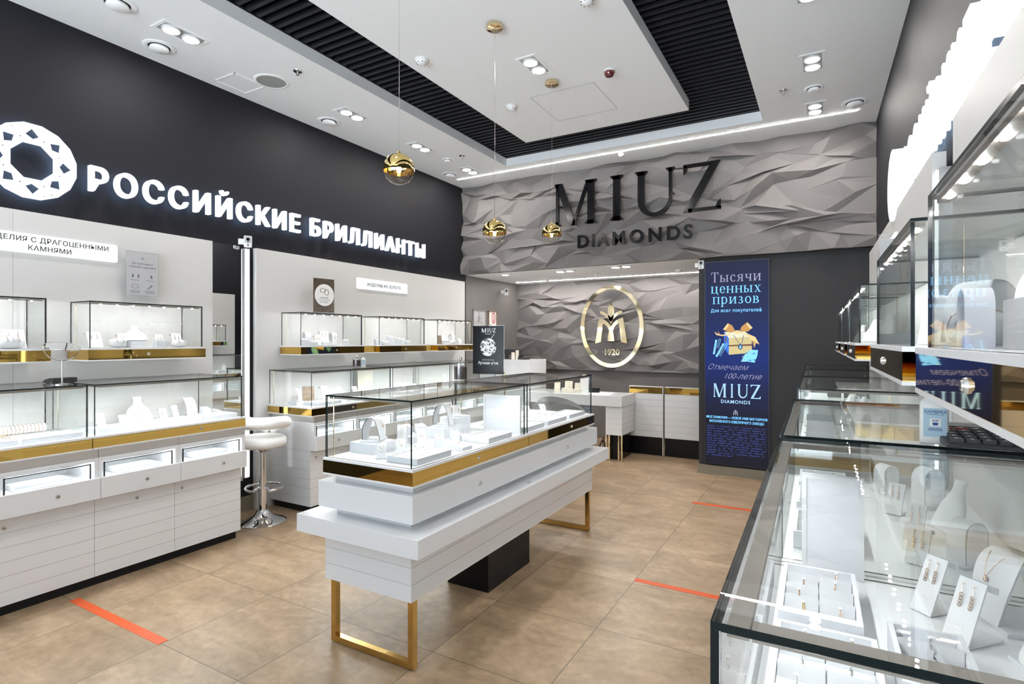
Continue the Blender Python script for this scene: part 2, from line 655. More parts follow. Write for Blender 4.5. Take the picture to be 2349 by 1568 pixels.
def relief(name, x0, x1, z0, z1, y0, seed, amp):
    """angular shards: long flat triangles of differing tilt, rising to the right"""
    r = random.Random(seed)
    nx, nz = int((x1 - x0) / 0.215), int(round((z1 - z0) / 0.085))
    P = []
    for j in range(nz + 1):
        row = []
        sh = r.uniform(-0.15, 0.15)
        for i in range(nx + 1):
            x = x0 + (x1 - x0) * i / nx
            z = z0 + (z1 - z0) * j / nz
            if 0 < i < nx:
                x += r.uniform(-0.10, 0.10) + sh
                x = min(max(x, x0 + 0.02), x1 - 0.02)
            if 0 < j < nz:
                z += r.uniform(-0.042, 0.042) + 0.055 * math.sin(2.1 * x + 0.9 * j) + 0.05 * math.sin(5.0 * x + 2.0 * j)
                z = min(max(z, z0 + 0.02), z1 - 0.02)
            d = r.choice((0.0, 0.15, 0.5, 1.0, 0.8)) * amp * r.uniform(0.7, 1.1)
            row.append((x, y0 - d, z))
        row.sort(key=lambda p: p[0])
        P.append(row)
    mb = MB()
    w = nx + 1
    vs = [p for row in P for p in row]
    fs = []
    for j in range(nz):
        for i in range(nx):
            a, b, c, d = j * w + i, j * w + i + 1, (j + 1) * w + i + 1, (j + 1) * w + i
            if r.random() < 0.72:
                fs += [(a, b, c), (a, c, d)]
            else:
                fs += [(a, b, d), (b, c, d)]
    n = len(vs)
    vs += [(p[0], y0 + 0.035, p[2]) for p in P[0]] + [(p[0], y0 + 0.035, p[2]) for p in P[-1]]
    for i in range(nx):
        fs += [(n + i, n + i + 1, i + 1, i), (nz * w + i, nz * w + i + 1, n + w + i + 1, n + w + i)]
    mb.add(vs, fs)
    return mb


struct('wall_relief_upper', relief('u', XW, 0.412, 2.4015, ZC, YR + 0.095, 11, 0.085), 'relief')
struct('wall_relief_lower', relief('l', XW, -1.263, 1.03, 2.401, 7.995, 23, 0.065), 'relief')

# tall light-grey panels on the side walls
PAN = dict(mats=['panel_grey', 'trim_white'])


def wall_panel(label, y0, y1, right=False):
    mb = MB()
    if not right:
        ys = [y0]
        k = y1
        segs = []
        step = 1.28
        y = y1
        while y > y0 + 0.01:
            segs.append((max(y0, y - step), y))
            y -= step
        for a, b in segs:
            mb.box(XP - 0.046, XP, a + 0.0008, b - 0.0008, 0.0, 2.2995, [1, 1, 1, 0, 1, 0])
    else:
        y = y0
        while y < y1 - 0.01:
            b = min(y1, y + 1.28)
            mb.prism([(rx(y), y + 0.001), (rx(y) + 0.05, y + 0.001), (rx(b) + 0.05, b - 0.001), (rx(b), b - 0.001)], 0.0, 2.2995)
            y = b
    o = mb.build('wall_panel', PAN['mats'])
    return tag(o, label, 'wall panel')


wall_panel('tall light grey panel behind the first run of cases on the dark wall', 0.60, 2.733)
wall_panel('tall light grey panel carrying three glass wall cases beside the bar stool', 3.131, 6.364)
wall_panel('light grey panel on the right wall nearest the camera', -2.6, 2.573, True)
wall_panel('light grey panel on the right wall, the one ending near the back wall', 2.986, 6.134, True)

# mirror with its light strip between the left panels
m = thing('wall_mirror', 'tall narrow mirror between the two grey panels above the bar stool', 'mirror', (XW, 0, 0))
B(0.0, 0.012, 2.735, 3.030, 0.27, 2.30).build('mirror_glass', 'mirror_glass', m)
B(0.0, 0.014, 2.735, 3.125, 0.135, 0.268).build('kick_plate', 'black_matte', m)
m = thing('light_strip', 'vertical white LED strip beside the narrow mirror and stool', 'light strip', (XW, 0, 0))
B(0.0, 0.035, 3.032, 3.074, 0.29, 2.285).build('housing', 'aluminium', m)
B(0.035, 0.042, 3.034, 3.072, 0.30, 2.28).build('diffuser', 'strip_glow', m)
m = thing('wall_mirror', 'tall narrow mirror on the right wall between the grey panels', 'mirror', (0.52 - TH * 2.78, 2.78, 0), TH)
B(-0.012, 0.0, -0.2, 0.15, 0.27, 2.20).build('mirror_glass', 'mirror_glass', m)
m = thing('light_strip', 'vertical white LED strip on the right wall beside the far grey panel', 'light strip', (0.52 - TH * 2.96, 2.955, 0), TH)
B(-0.06, 0.0, -0.02, 0.02, 0.29, 2.22).build('housing', 'aluminium', m)
B(-0.068, -0.06, -0.018, 0.018, 0.30, 2.21).build('diffuser', 'strip_glow', m)


# ------------------------------------------------------------------ shop fittings
def lock_mb(mb, fn, r=0.0105):
    """cam lock: bezel, barrel and keyway; fn maps (x right, y up, z out)"""
    n = 20
    for (ra, rb, z0, z1) in ((r, r * 0.92, 0.0, 0.004), (r * 0.66, r * 0.6, 0.004, 0.0065)):
        a = [fn(ra * math.cos(2 * PI * i / n), ra * math.sin(2 * PI * i / n), z0) for i in range(n)]
        b = [fn(rb * math.cos(2 * PI * i / n), rb * math.sin(2 * PI * i / n), z1) for i in range(n)]
        mb.add(a + b, [(i, (i + 1) % n, n + (i + 1) % n, n + i) for i in range(n)] + [tuple(range(n, 2 * n))], 0)
    mb.prism([(-r * .1, -r * .38), (r * .1, -r * .38), (r * .1, r * .38), (-r * .1, r * .38)], 0.0063, 0.0069, fn, 1)
    return mb


def lock(parent, fn, r=0.0105):
    return lock_mb(MB(), fn, r).build('lock', ['steel', 'black_matte'], parent, smooth=True)


def pane(parent, x0, x1, y0, y1, z0, z1, edge='glass_edge'):
    """one sheet of glass with dark polished edges: the thin axis is found from the extents"""
    e = [x1 - x0, y1 - y0, z1 - z0]
    k = e.index(min(e))
    mi = [1] * 6
    for f in {0: (3, 5), 1: (2, 4), 2: (0, 1)}[k]:
        mi[f] = 0
    return B(x0, x1, y0, y1, z0, z1, mi=mi).build('glass_pane', ['glass', edge], parent)


G = 0.007  # glass thickness


def showcase(name, label, origin, rz, L, D, zb0, zb1, zt, open0=True, open1=True, dots=0, over=0.016, back=0.0, group=None, locks=(0.5,), both=False, light='case_light'):
    """glass case on a gold mirror band. local x: out from the wall, y: along, z: up"""
    t = thing(name, label, 'display case', origin, rz, group)
    x0 = back
    a0, a1 = over, L - over
    ba0, ba1 = (0.0, L)
    if not open0:
        a0 = 0.002
    if not open1:
        a1 = L - 0.002
    F = D + over
    B(x0, F, ba0 + .001, ba1 - .001, zb0 + 0.009, zb1 - 0.009, mi=0).build('mirror_band', 'gold_mirror', t)
    B(x0, F + 0.001, ba0 + .0005, ba1 - .0005, zb0, zb0 + 0.009).build('lower_trim', 'trim_white', t)
    B(x0, F + 0.001, ba0 + .0005, ba1 - .0005, zb1 - 0.009, zb1 + 0.002).build('display_floor', 'case_floor', t)
    for lk in locks:
        lock(t, (lambda x, y, z: (F + z, lk * L + x, (zb0 + zb1) / 2 + y)))
        if both:
            lock(t, (lambda x, y, z: (x0 - z, lk * L - x, (zb0 + zb1) / 2 + y)))
    zf = zb1 + 0.0025
    pane(t, x0, D, a0, a1, zt - G, zt)
    pane(t, D - G, D, a0, a1, zf, zt - G - .0005)
    if both:
        pane(t, x0, x0 + G, a0, a1, zf, zt - G - .0005)
    xi0, xi1 = (x0 + (G + .001 if both else 0.0)), D - G - .001
    if open0:
        pane(t, xi0, xi1, a0, a0 + G, zf, zt - G - .0005)
    if open1:
        pane(t, xi0, xi1, a1 - G, a1, zf, zt - G - .0005)
    zl = zt - G - .001
    if open0:
        rod = MB().cyl((x0 + 0.040, a0 + 0.016, zf), (x0 + 0.040, a0 + 0.016, zl - .0005), 0.0028, n=10)
        rod.build('corner_rod', 'gold_pale', t, smooth=True)
        cl = MB()
        for q in (0.33, 0.70):
            cl.cyl((x0 + 0.040, a0 + 0.016, zf + (zl - zf) * q - .004), (x0 + 0.040, a0 + 0.016, zf + (zl - zf) * q + .004), 0.0045, n=10)
        cl.build('rod_clip', 'chrome', t, smooth=True)
    # light profiles under the top sheet
    ya, yb = a0 + 0.016, a1 - 0.016
    pr = MB()
    sides = [(D - G - 0.022, D - G - 0.004)]
    if both:
        sides.append((x0 + G + 0.004, x0 + G + 0.022))
    for s0, s1 in sides:
        pr.box(s0, s1, ya, yb, zl - 0.010, zl)
    if not dots:
        for (o, yy) in ((open0, ya), (open1, yb - 0.018)):
            if o:
                pr.box(x0 + 0.03, D - G - 0.024, yy, yy + 0.018, zl - 0.010, zl)
    pr.build('light_profile', 'profile_tan', t)
    lb = MB()
    if dots:
        for i in range(dots):
            yy = ya + (yb - ya) * (i + 0.5) / dots
            xx = D - G - 0.013
            lb.cyl((xx, yy, zl - 0.0102), (xx, yy, zl - 0.0135), 0.0042, 0.0038, n=10)
        lb.build('led_spots', 'case_dot', t)
    else:
        for s0, s1 in sides:
            lb.box(s0 + 0.004, s1 - 0.004, ya + .01, yb - .01, zl - 0.0125, zl - 0.0102, [0, 1, 1, 1, 1, 1])
        lb.build('led_strip', [light, 'profile_tan'], t)
    return t


def slatted(mb, x0, x1, y0, y1, z0, z1, step=0.0785, ztop=None):
    """box whose skin is cut by fine horizontal grooves"""
    z = z0
    while z < z1 - 0.004:
        b = min(z + step, z1)
        mb.box(x0, x1, y0, y1, z + 0.0016, b - 0.0016)
        z = b
    mb.box(x0 + 0.004, x1 - 0.004, y0 + 0.004, y1 - 0.004, z0 + 0.001, z1 - 0.001)
    return mb


def cabinet(label, origin, rz, L, end0=False, end1=False, dz=0.0, lit=True, lockpos=0.5, doorlock=0.12, group=None):
    """base cabinet: plinth, slatted door, pull-out drawer and a small lit window above it"""
    t = thing('counter_cabinet', label, 'cabinet', origin, rz, group)
    B(0.03, 0.495, 0.0 if not end0 else 0.02, L - (0.02 if end1 else 0.0), 0.0, 0.06).build('plinth', 'black_matte', t)
    slatted(MB(), 0.0, 0.525, 0.001, L - 0.001, 0.058, 0.5435).build('slatted_door', 'white', t)
    fn = lambda x, y, z: (0.525 + z, doorlock * L + x, 0.478 + y)
    lock(t, fn, 0.0095)
    mb = MB()
    mb.box(0.0, 0.582, 0.0005, L - 0.0005, 0.544, 0.655)
    mb.box(0.0, 0.22, 0.0005, L - 0.0005, 0.655, 0.785 + dz)
    mb.box(0.22, 0.574, 0.0005, L - 0.0005, 0.764 + dz, 0.785 + dz)
    mb.box(0.22, 0.574, 0.0005, 0.020, 0.655, 0.764 + dz).box(0.22, 0.574, L - 0.020, L - 0.0005, 0.655, 0.764 + dz)
    mb.build('carcass', 'white', t)
    B(0.0, 0.57, 0.001, L - 0.001, 0.786 + dz, 0.8345 + dz).build('recess', 'aluminium', t)
    dr = B(0.583, 0.601, 0.001, L - 0.001, 0.544, 0.667).build('drawer', 'white', t, bevel=0.0012)
    fn2 = lambda x, y, z: (0.601 + z, lockpos * L + x, 0.606 + y)
    lock(dr, fn2)
    wf = MB()
    wf.box(0.552, 0.560, 0.034, L - 0.034, 0.656, 0.750 + dz, [1, 1, 1, 0, 1, 0])
    w = wf.build('window_glass', ['glass', 'glass_edge'], t)
    MB().box(0.558, 0.563, 0.034, 0.040, 0.656, 0.752 + dz).box(0.558, 0.563, L - 0.040, L - 0.034, 0.656, 0.752 + dz).box(0.558, 0.563, 0.034, L - 0.034, 0.746 + dz, 0.752 + dz).build('edge_seal', 'glass_edge', w)
    if lit:
        B(0.50, 0.53, 0.04, L - 0.04, 0.7605 + dz, 0.7635 + dz).build('led_strip', 'window_light', t)
    return t


ZB0, ZB1, ZT = 0.8350, 0.9104, 1.2225
# left wall, first run (ends at the bar stool)
cab_l = ['white lit-window cabinet under the first left counter, second from its stool end',
         'white lit-window cabinet at the stool end of the first left counter',
         'white lit-window cabinet under the first left counter, third from its stool end']
cabinet(cab_l[1], (XP, 2.137, 0), 0, 0.487, end1=True, lockpos=0.62, doorlock=0.1)
cabinet(cab_l[0], (XP, 1.6645, 0), 0, 0.4725, lockpos=0.55, doorlock=0.5)
cabinet(cab_l[2], (XP, 1.192, 0), 0, 0.4725, lockpos=0.55, doorlock=0.1)
cabinet('white lit-window cabinet under the first left counter, fourth from its stool end', (XP, 0.72, 0), 0, 0.472)
showcase('glass_showcase', 'large glass showcase on the first left counter next to the bar stool', (XP, 1.637, 0), 0, 0.998, 0.5524, ZB0, ZB1, ZT, True, True, locks=(0.66,))
showcase('glass_showcase', 'large glass showcase on the first left counter cut by the left picture edge', (XP, 0.637, 0), 0, 0.998, 0.5524, ZB0, ZB1, ZT, True, True, locks=(0.5,))
# left wall, second run
for i in range(6):
    nm = ['white lit-window cabinet of the second left counter, the end one beside the stool',
          'second white lit-window cabinet from the stool on the second left counter',
          'third white lit-window cabinet from the stool on the second left counter',
          'fourth white lit-window cabinet from the stool on the second left counter',
          'fifth white lit-window cabinet from the stool on the second left counter',
          'white lit-window cabinet of the second left counter next to the reception alcove'][i]
    cabinet(nm, (XP, 3.272 + i * 0.503, 0), 0, 0.502, end0=(i == 0))
for i in range(3):
    nm = ['glass showcase at the stool end of the second left counter',
          'middle glass showcase on the second left counter behind the island',
          'glass showcase on the second left counter nearest the reception alcove'][i]
    showcase('glass_showcase', nm, (XP, 3.2486 + i * 1.0165, 0), 0, 1.0145, 0.5524, ZB0, ZB1, ZT, True, True, locks=(0.47,))
# wall cases on the left
WZ0, WZ1, WZT = 1.3528, 1.4356, 1.7425
for (y0, L, lab, lk) in ((1.7352, 0.7687, 'glass wall case with gold band under the grey health notice', 0.47),
                         (0.772, 0.7687, 'glass wall case with gold band cut by the left picture edge', 0.5),
                         (3.3761, 0.781, 'glass wall case under the ring poster, nearest the stool', 0.54),
                         (4.3781, 0.783, 'middle glass wall case of the three on the second left panel', 0.54),
                         (5.383, 0.767, 'glass wall case nearest the reception alcove on the second left panel', 0.5)):
    showcase('wall_case', lab, (XP, y0, 0), 0, L, 0.2648, WZ0, WZ1, WZT, True, True, dots=7, locks=(lk,), group='glass wall cases')


# right wall: local frame with x out of the panel, y running towards the camera
def r_origin(y, z=0.0):
    return (rx(y), y, z)


RZ = PI + TH
RB0, RB1, RT = 0.865, 0.942, 1.252
for (y0, y1, lab) in ((0.483, 1.520, 'glass showcase in the near right corner, its top seen from above'),
                      (1.532, 2.535, 'glass showcase with the sanitizer bottle standing on its near end'),
                      (3.07, 4.155, 'glass showcase on the right wall beyond the gap with the mirror'),
                      (4.165, 5.150, 'second glass showcase beyond the mirror gap on the right wall'),
                      (5.160, 6.12, 'glass showcase on the right wall nearest the blue screen')):
    showcase('glass_showcase', lab, r_origin(y1), RZ, y1 - y0, 0.5225, RB0, RB1, RT, True, True, locks=(0.5,), light='case_light_soft')
for i, (y0, y1) in enumerate(((0.50, 1.00), (1.00, 1.50), (1.53, 2.03), (2.03, 2.53), (3.09, 3.59), (3.59, 4.09), (4.09, 4.59), (4.59, 5.09), (5.09, 5.59), (5.59, 6.09))):
    nm = ['first', 'second', 'third', 'fourth', 'fifth', 'sixth', 'seventh', 'eighth', 'ninth', 'tenth'][i]
    cabinet('white base cabinet under the right wall counter, %s counting from the camera' % nm, r_origin(y1), RZ, y1 - y0, dz=0.029)
for (y0, y1, lab) in ((0.48, 1.270, 'glass wall case at the right picture edge with a mirrored front'),
                      (1.446, 2.215, 'glass wall case second from the camera on the right wall'),
                      (3.035, 3.80, 'glass wall case third from the camera on the right wall'),
                      (4.04, 4.81, 'glass wall case fourth from the camera on the right wall'),
                      (5.05, 5.815, 'glass wall case on the right wall nearest the blue screen')):
    showcase('wall_case', lab, r_origin(y1), RZ, y1 - y0, 0.2648, 1.392, 1.473, 1.750, True, True, dots=7, locks=(0.5,), group='glass wall cases')

# ------------------------------------------------------------------ island counter
IX0, IX1 = -2.146, -1.572
ti = thing('island_counter', 'white island counter on gold legs in the middle of the shop', 'counter', (0, 0, 0))
slatted(MB(), -2.150, -1.608, 1.92, 4.095, 0.318, 0.556, 0.0785).build('slatted_body', 'white', ti)
B(-2.255, -1.50, 1.835, 4.18, 0.558, 0.643).build('ledge', 'white', ti, bevel=0.0015)
B(-2.10, -1.635, 1.95, 4.05, 0.643, 0.68).build('lower_recess', 'white_matte', ti)
for (ya, yb) in ((1.89, 2.9745), (2.9755, 4.12)):
    d = B(-2.165, -1.575, ya, yb, 0.680, 0.805).build('drawer', 'white', ti, bevel=0.0015)
    yl = ya + (yb - ya) * 0.5
    lock(d, lambda x, y, z: (-1.575 + z, yl + x, 0.745 + y))
B(-2.10, -1.615, 1.94, 4.0, 0.805, 0.8395).build('upper_recess', 'white_matte', ti)
B(-2.03, -1.738, 2.77, 3.29, 0.0, 0.319).build('pedestal', 'black_gloss', ti)
lock(ti, lambda x, y, z: (-1.53 + x, 2.905 + y, 0.643 + z), 0.013)  # lock-shaped disc put in for a glint on the ledge top
for yy, s in ((1.943, 1), (4.047, -1)):
    lg = MB()
    a, b = yy, yy + 0.030
    lg.box(-2.135, -2.105, a, b, 0.035, 0.318).box(-1.647, -1.617, a, b, 0.035, 0.318).box(-2.135, -1.617, a, b, 0.005, 0.035)
    o = lg.build('leg', 'gold', ti)
    MB().cyl((-2.09, (a + b) / 2, 0.0), (-2.09, (a + b) / 2, 0.006), 0.010).cyl((-1.665, (a + b) / 2, 0.0), (-1.665, (a + b) / 2, 0.006), 0.010).build('foot', 'black_matte', o)
showcase('glass_showcase', 'long glass showcase on the near half of the island', (IX0 + 0.016, 1.886, 0), 0, 1.079, 0.542, 0.8400, 0.9185, 1.2222, True, True, locks=(0.49,), both=True, light='case_light_soft')
showcase('glass_showcase', 'glass showcase on the far half of the island beside the poster stand', (IX0 + 0.016, 2.967, 0), 0, 1.083, 0.542, 0.8400, 0.9185, 1.2222, True, True, locks=(0.60,), both=True, light='case_light_soft')

# ------------------------------------------------------------------ bar stool
st = thing('bar_stool', 'white padded bar stool with chrome pedestal between the left counters', 'stool', (-4.03, 2.945, 0))
MB().lathe([(0.0, 0.0), (0.178, 0.0), (0.180, 0.006), (0.165, 0.016), (0.11, 0.034), (0.07, 0.058), (0.048, 0.092), (0.040, 0.10), (0.0, 0.10)], n=40).build('base', 'chrome', st, smooth=True)
MB().lathe([(0.0, 0.10), (0.030, 0.10), (0.030, 0.27), (0.036, 0.275), (0.036, 0.285), (0.026, 0.29), (0.026, 0.57), (0.06, 0.60), (0.0, 0.60)], n=24).build('column', 'chrome', st, smooth=True)
pts = []
for i in range(25):
    t = -0.85 * PI + 1.7 * PI * i / 24
    pts.append((0.155 * math.cos(t) * 1.0 + 0.07, 0.145 * math.sin(t), 0.265))
pts = [(0.03, -0.02, 0.28)] + pts + [(0.03, 0.02, 0.28)]
MB().tube(pts, 0.011, 10).build('footrest', 'chrome', st, smooth=True)


def pad(u, v):
    a, t = 2 * PI * u, PI * (v - 0.5)
    c = math.copysign(abs(math.cos(t)) ** 0.45, math.cos(t))
    s_ = math.copysign(abs(math.sin(t)) ** 0.75, math.sin(t))
    return (0.185 * c * math.cos(a), 0.185 * c * math.sin(a), 0.660 + 0.055 * s_)


MB().grid(pad, 40, 14, closed_u=True).build('seat', 'upholstery', st, smooth=True)
bk = MB()
path, rad = [], []
for i in range(33):
    t = -1.05 * PI + 2.1 * PI * i / 32 * 0.93
    k = i / 32
    z = 0.825 - 0.10 * (abs(2 * k - 1) ** 4)
    path.append((0.160 * math.cos(t + PI), 0.175 * math.sin(t + PI), z))
    rad.append(0.050 * (1 - 0.25 * abs(2 * k - 1) ** 3))
bk.tube(path, rad, 16)
bk.build('backrest', 'upholstery', st, smooth=True)
st.rotation_euler = (0, 0, 2.35)

# ------------------------------------------------------------------ ceiling fittings
def spotlight(x, y, z, label, rz=0.0):
    t = thing('ceiling_spotlight', label, 'spotlight', (x, y, z), rz, 'twin ceiling spotlights')
    fr = MB()
    w, l = 0.0625, 0.136
    W2, L2 = w + 0.022, l + 0.022
    for a in (B, ):
        fr.box(-W2, -w, -L2, L2, -0.004, 0.0).box(w, W2, -L2, L2, -0.004, 0.0).box(-w, w, -L2, -l, -0.004, 0.0).box(-w, w, l, L2, -0.004, 0.0)
    fr.build('trim_frame', 'ceiling_white', t)
    B(-w, w, -l, l, -0.0015, 0.0).build('housing', 'grey_plastic', t)
    for s in (-1, 1):
        c = (0, s * 0.068, 0)
        o = MB().lathe([(0.058, -0.0015), (0.058, -0.012), (0.050, -0.014), (0.047, -0.009), (0.0, -0.009)], c, 28).build('lamp', 'white_plastic', t, smooth=True)
        MB().lathe([(0.0, -0.0155), (0.030, -0.0150), (0.0455, -0.0125), (0.0455, -0.0095)], c, 28).build('lens', 'lamp_lens', o, smooth=True)
    return t


rows = [(-3.873, 2.195, 'over the large sign letters'), (-3.868, 3.768, 'beside the round speaker and air valve'), (-3.866, 4.779, 'above the second left counter'), (-3.872, 5.741, 'at the end of the ceiling line'), (-3.873, 0.75, 'nearest the shop entrance')]
for i, (x, y, w) in enumerate(rows):
    spotlight(x, y, ZC, 'twin square spotlight along the left wall, %s' % w)
for y, w in ((3.787, 'between the pendant canopies'), (1.80, 'near the camera, above the island'), (0.2, 'closest to the shop entrance')):
    spotlight(-1.955, y, ZC - 0.004, 'twin square spotlight in the hanging ceiling panel, %s' % w)
for y, w in ((4.795, 'the larger looking one'), (5.758, 'beside the long light strip'), (3.78, 'an unseen added one, third from the relief wall'), (2.75, 'an unseen added one, fourth from the relief wall')):  # last two are out of view, added to brighten the right half
    spotlight(-0.10, y, ZC, 'twin square spotlight in the ceiling at the right wall, %s' % w)
for x, y, w in ((-3.0, 6.68, 'left'), (-2.22, 6.62, 'right')):
    spotlight(x, y, 2.401, 'twin spotlight in the low alcove ceiling, the %s one' % w, PI / 2)
t = thing('ceiling_downlight', 'single round downlight in the low alcove ceiling', 'downlight', (-3.92, 6.70, 2.401))
MB().lathe([(0.06, 0.0), (0.06, -0.004), (0.045, -0.006)], n=24).build('rim', 'white_plastic', t, smooth=True)
MB().lathe([(0.045, -0.004), (0.0, -0.006)], n=24).build('lens', 'lamp_lens', t)


def air_valve(x, y, label, r=0.105):
    t = thing('air_valve', label, 'air vent', (x, y, ZC), 0, 'round ceiling air valves')
    MB().lathe([(r, 0.0), (r, -0.004), (r * 0.86, -0.010), (r * 0.70, -0.006), (r * 0.66, 0.0)], n=40).build('ring', 'ceiling_white', t, smooth=True)
    MB().lathe([(r * 0.66, -0.001), (0.0, -0.001)], n=32).build('throat', 'dark_plastic', t)
    MB().lathe([(0.0, -0.004), (r * 0.56, -0.006), (r * 0.60, -0.020), (r * 0.52, -0.027), (0.0, -0.030)], n=40).build('disc', 'ceiling_white', t, smooth=True)
    return t


air_valve(-3.873, 1.80, 'round white air valve at the top left picture edge')
air_valve(-4.184, 2.215, 'round white air valve beside the first twin spotlight')
air_valve(-4.18, 3.775, 'round white air valve beside the second twin spotlight')
air_valve(-3.869, 5.275, 'small round white air valve behind the pendant globe', 0.07)
air_valve(-4.186, 5.753, 'round white air valve in the ceiling corner near the relief wall')
air_valve(-0.10, 5.291, 'small round white air valve between two spotlights at the right', 0.075)
air_valve(0.21, 5.792, 'round white air valve at the end of the long ceiling light strip')
t = thing('ceiling_speaker', 'large round ceiling speaker with grey grille', 'speaker', (-3.945, 2.962, ZC))
MB().lathe([(0.132, 0.0), (0.132, -0.003), (0.115, -0.007), (0.113, -0.003)], n=48).build('rim', 'ceiling_white', t, smooth=True)
MB().lathe([(0.113, -0.004), (0.0, -0.005)], n=48).build('grille', 'speaker_grey', t)


def sprinkler(x, y, z, label):
    t = thing('sprinkler', label, 'sprinkler', (x, y, z), 0, 'ceiling sprinklers')
    MB().lathe([(0.035, 0.0), (0.033, -0.005), (0.018, -0.008), (0.0, -0.008)], n=24).build('rosette', 'chrome', t, smooth=True)
    MB().cyl((0, 0, -0.008), (0, 0, -0.028), 0.007, 0.004).lathe([(0.0, -0.028), (0.014, -0.029), (0.014, -0.031), (0.0, -0.032)], n=16).build('head', 'steel', t, smooth=True)


sprinkler(-3.616, 2.952, ZC, 'small chrome sprinkler beside the round ceiling speaker')
sprinkler(-3.639, 5.238, ZC, 'small sprinkler beside the small air valve at the left')
sprinkler(-0.326, 5.219, ZC, 'small sprinkler in the ceiling beside the right spotlights')
sprinkler(-2.787, 7.30, 2.401, 'small sprinkler in the low alcove ceiling')


def detector(x, y, z, label, r=0.05):
    t = thing('smoke_detector', label, 'smoke detector', (x, y, z), 0)
    MB().lathe([(r, 0.0), (r, -0.012), (r * 0.92, -0.016)], n=32).build('base', 'white_plastic', t, smooth=True)
    MB().lathe([(r * 0.92, -0.014), (r * 0.8, -0.026), (r * 0.5, -0.036), (0.0, -0.040)], n=32).build('dome', 'ceiling_white', t, smooth=True)
    sl = MB()
    for i in range(8):
        a = 2 * PI * i / 8
        sl.cyl((r * .78 * math.cos(a), r * .78 * math.sin(a), -0.025), (r * .72 * math.cos(a), r * .72 * math.sin(a), -0.032), 0.003, n=6)
    sl.build('slots', 'dark_plastic', t)
    return t


detector(-2.651, 3.284, ZC - 0.004, 'smooth white detector near the edge of the hanging ceiling panel')
detector(-2.474, 4.335, ZC - 0.004, 'white smoke detector with dark slots on the hanging ceiling panel')
detector(-1.291, 3.20, ZC - 0.004, 'white detector at the top edge of the picture')
detector(-1.674, 7.30, 2.401, 'white smoke detector in the low alcove ceiling above the light line', 0.045)
detector(-2.03, 6.06, ZC, 'small white detector above the black wall letters', 0.035)
t = thing('fire_alarm_beacon', 'dark red dome beacon on the hanging ceiling panel', 'alarm beacon', (-1.482, 4.143, ZC - 0.004))
MB().lathe([(0.045, 0.0), (0.045, -0.012), (0.040, -0.014)], n=28).build('base', 'white_plastic', t, smooth=True)
MB().lathe([(0.040, -0.014), (0.040, -0.028), (0.030, -0.045), (0.0, -0.052)], n=28).build('dome', 'red_dome', t, smooth=True)
t = MB().lathe([(0.055, 0.0), (0.055, -0.003), (0.0, -0.004)], (-1.957, 5.019, ZC - 0.004), 32).build('cover_disc', 'ceiling_white')
tag(t, 'flat white cover disc near the far edge of the hanging ceiling panel', 'cover disc')
h = MB()
hx0, hx1, hy0, hy1 = -2.25, -1.66, 4.265, 4.86
for a in ((hx0, hx0 + .004, hy0, hy1), (hx1 - .004, hx1, hy0, hy1), (hx0, hx1, hy0, hy0 + .004), (hx0, hx1, hy1 - .004, hy1)):
    h.box(*a, ZC - 0.0055, ZC - 0.004)
tag(h.build('access_hatch', 'grey_plastic'), 'faint square access hatch in the hanging ceiling panel', 'hatch')
h = MB()
for a in ((-4.33, -4.32, 2.72, 3.0), (-4.08, -4.07, 2.72, 3.0), (-4.33, -4.07, 2.72, 2.73), (-4.33, -4.07, 2.99, 3.0)):
    h.box(*a, ZC - 0.004, ZC)
tag(h.build('access_hatch', 'ceiling_white'), 'small square access hatch beside the round ceiling speaker', 'hatch')
t = thing('linear_light', 'long thin white light line in the ceiling before the relief wall', 'light', (0, 0, 0))
B(-4.224, 0.245, 5.966, 5.992, ZC - 0.004, ZC).build('profile', 'aluminium', t)
B(-4.222, 0.243, 5.969, 5.989, ZC - 0.006, ZC - 0.004).build('diffuser', 'line_light', t)
t = thing('linear_light', 'thin white light line in the low alcove ceiling', 'light', (0, 0, 0))
B(-4.274, -1.27, 7.65, 7.67, 2.397, 2.401).build('profile', 'aluminium', t)
MB().box(-4.272, -3.76, 7.652, 7.668, 2.395, 2.397).box(-3.70, -1.27, 7.652, 7.668, 2.395, 2.397).build('diffuser', 'line_light_low', t)


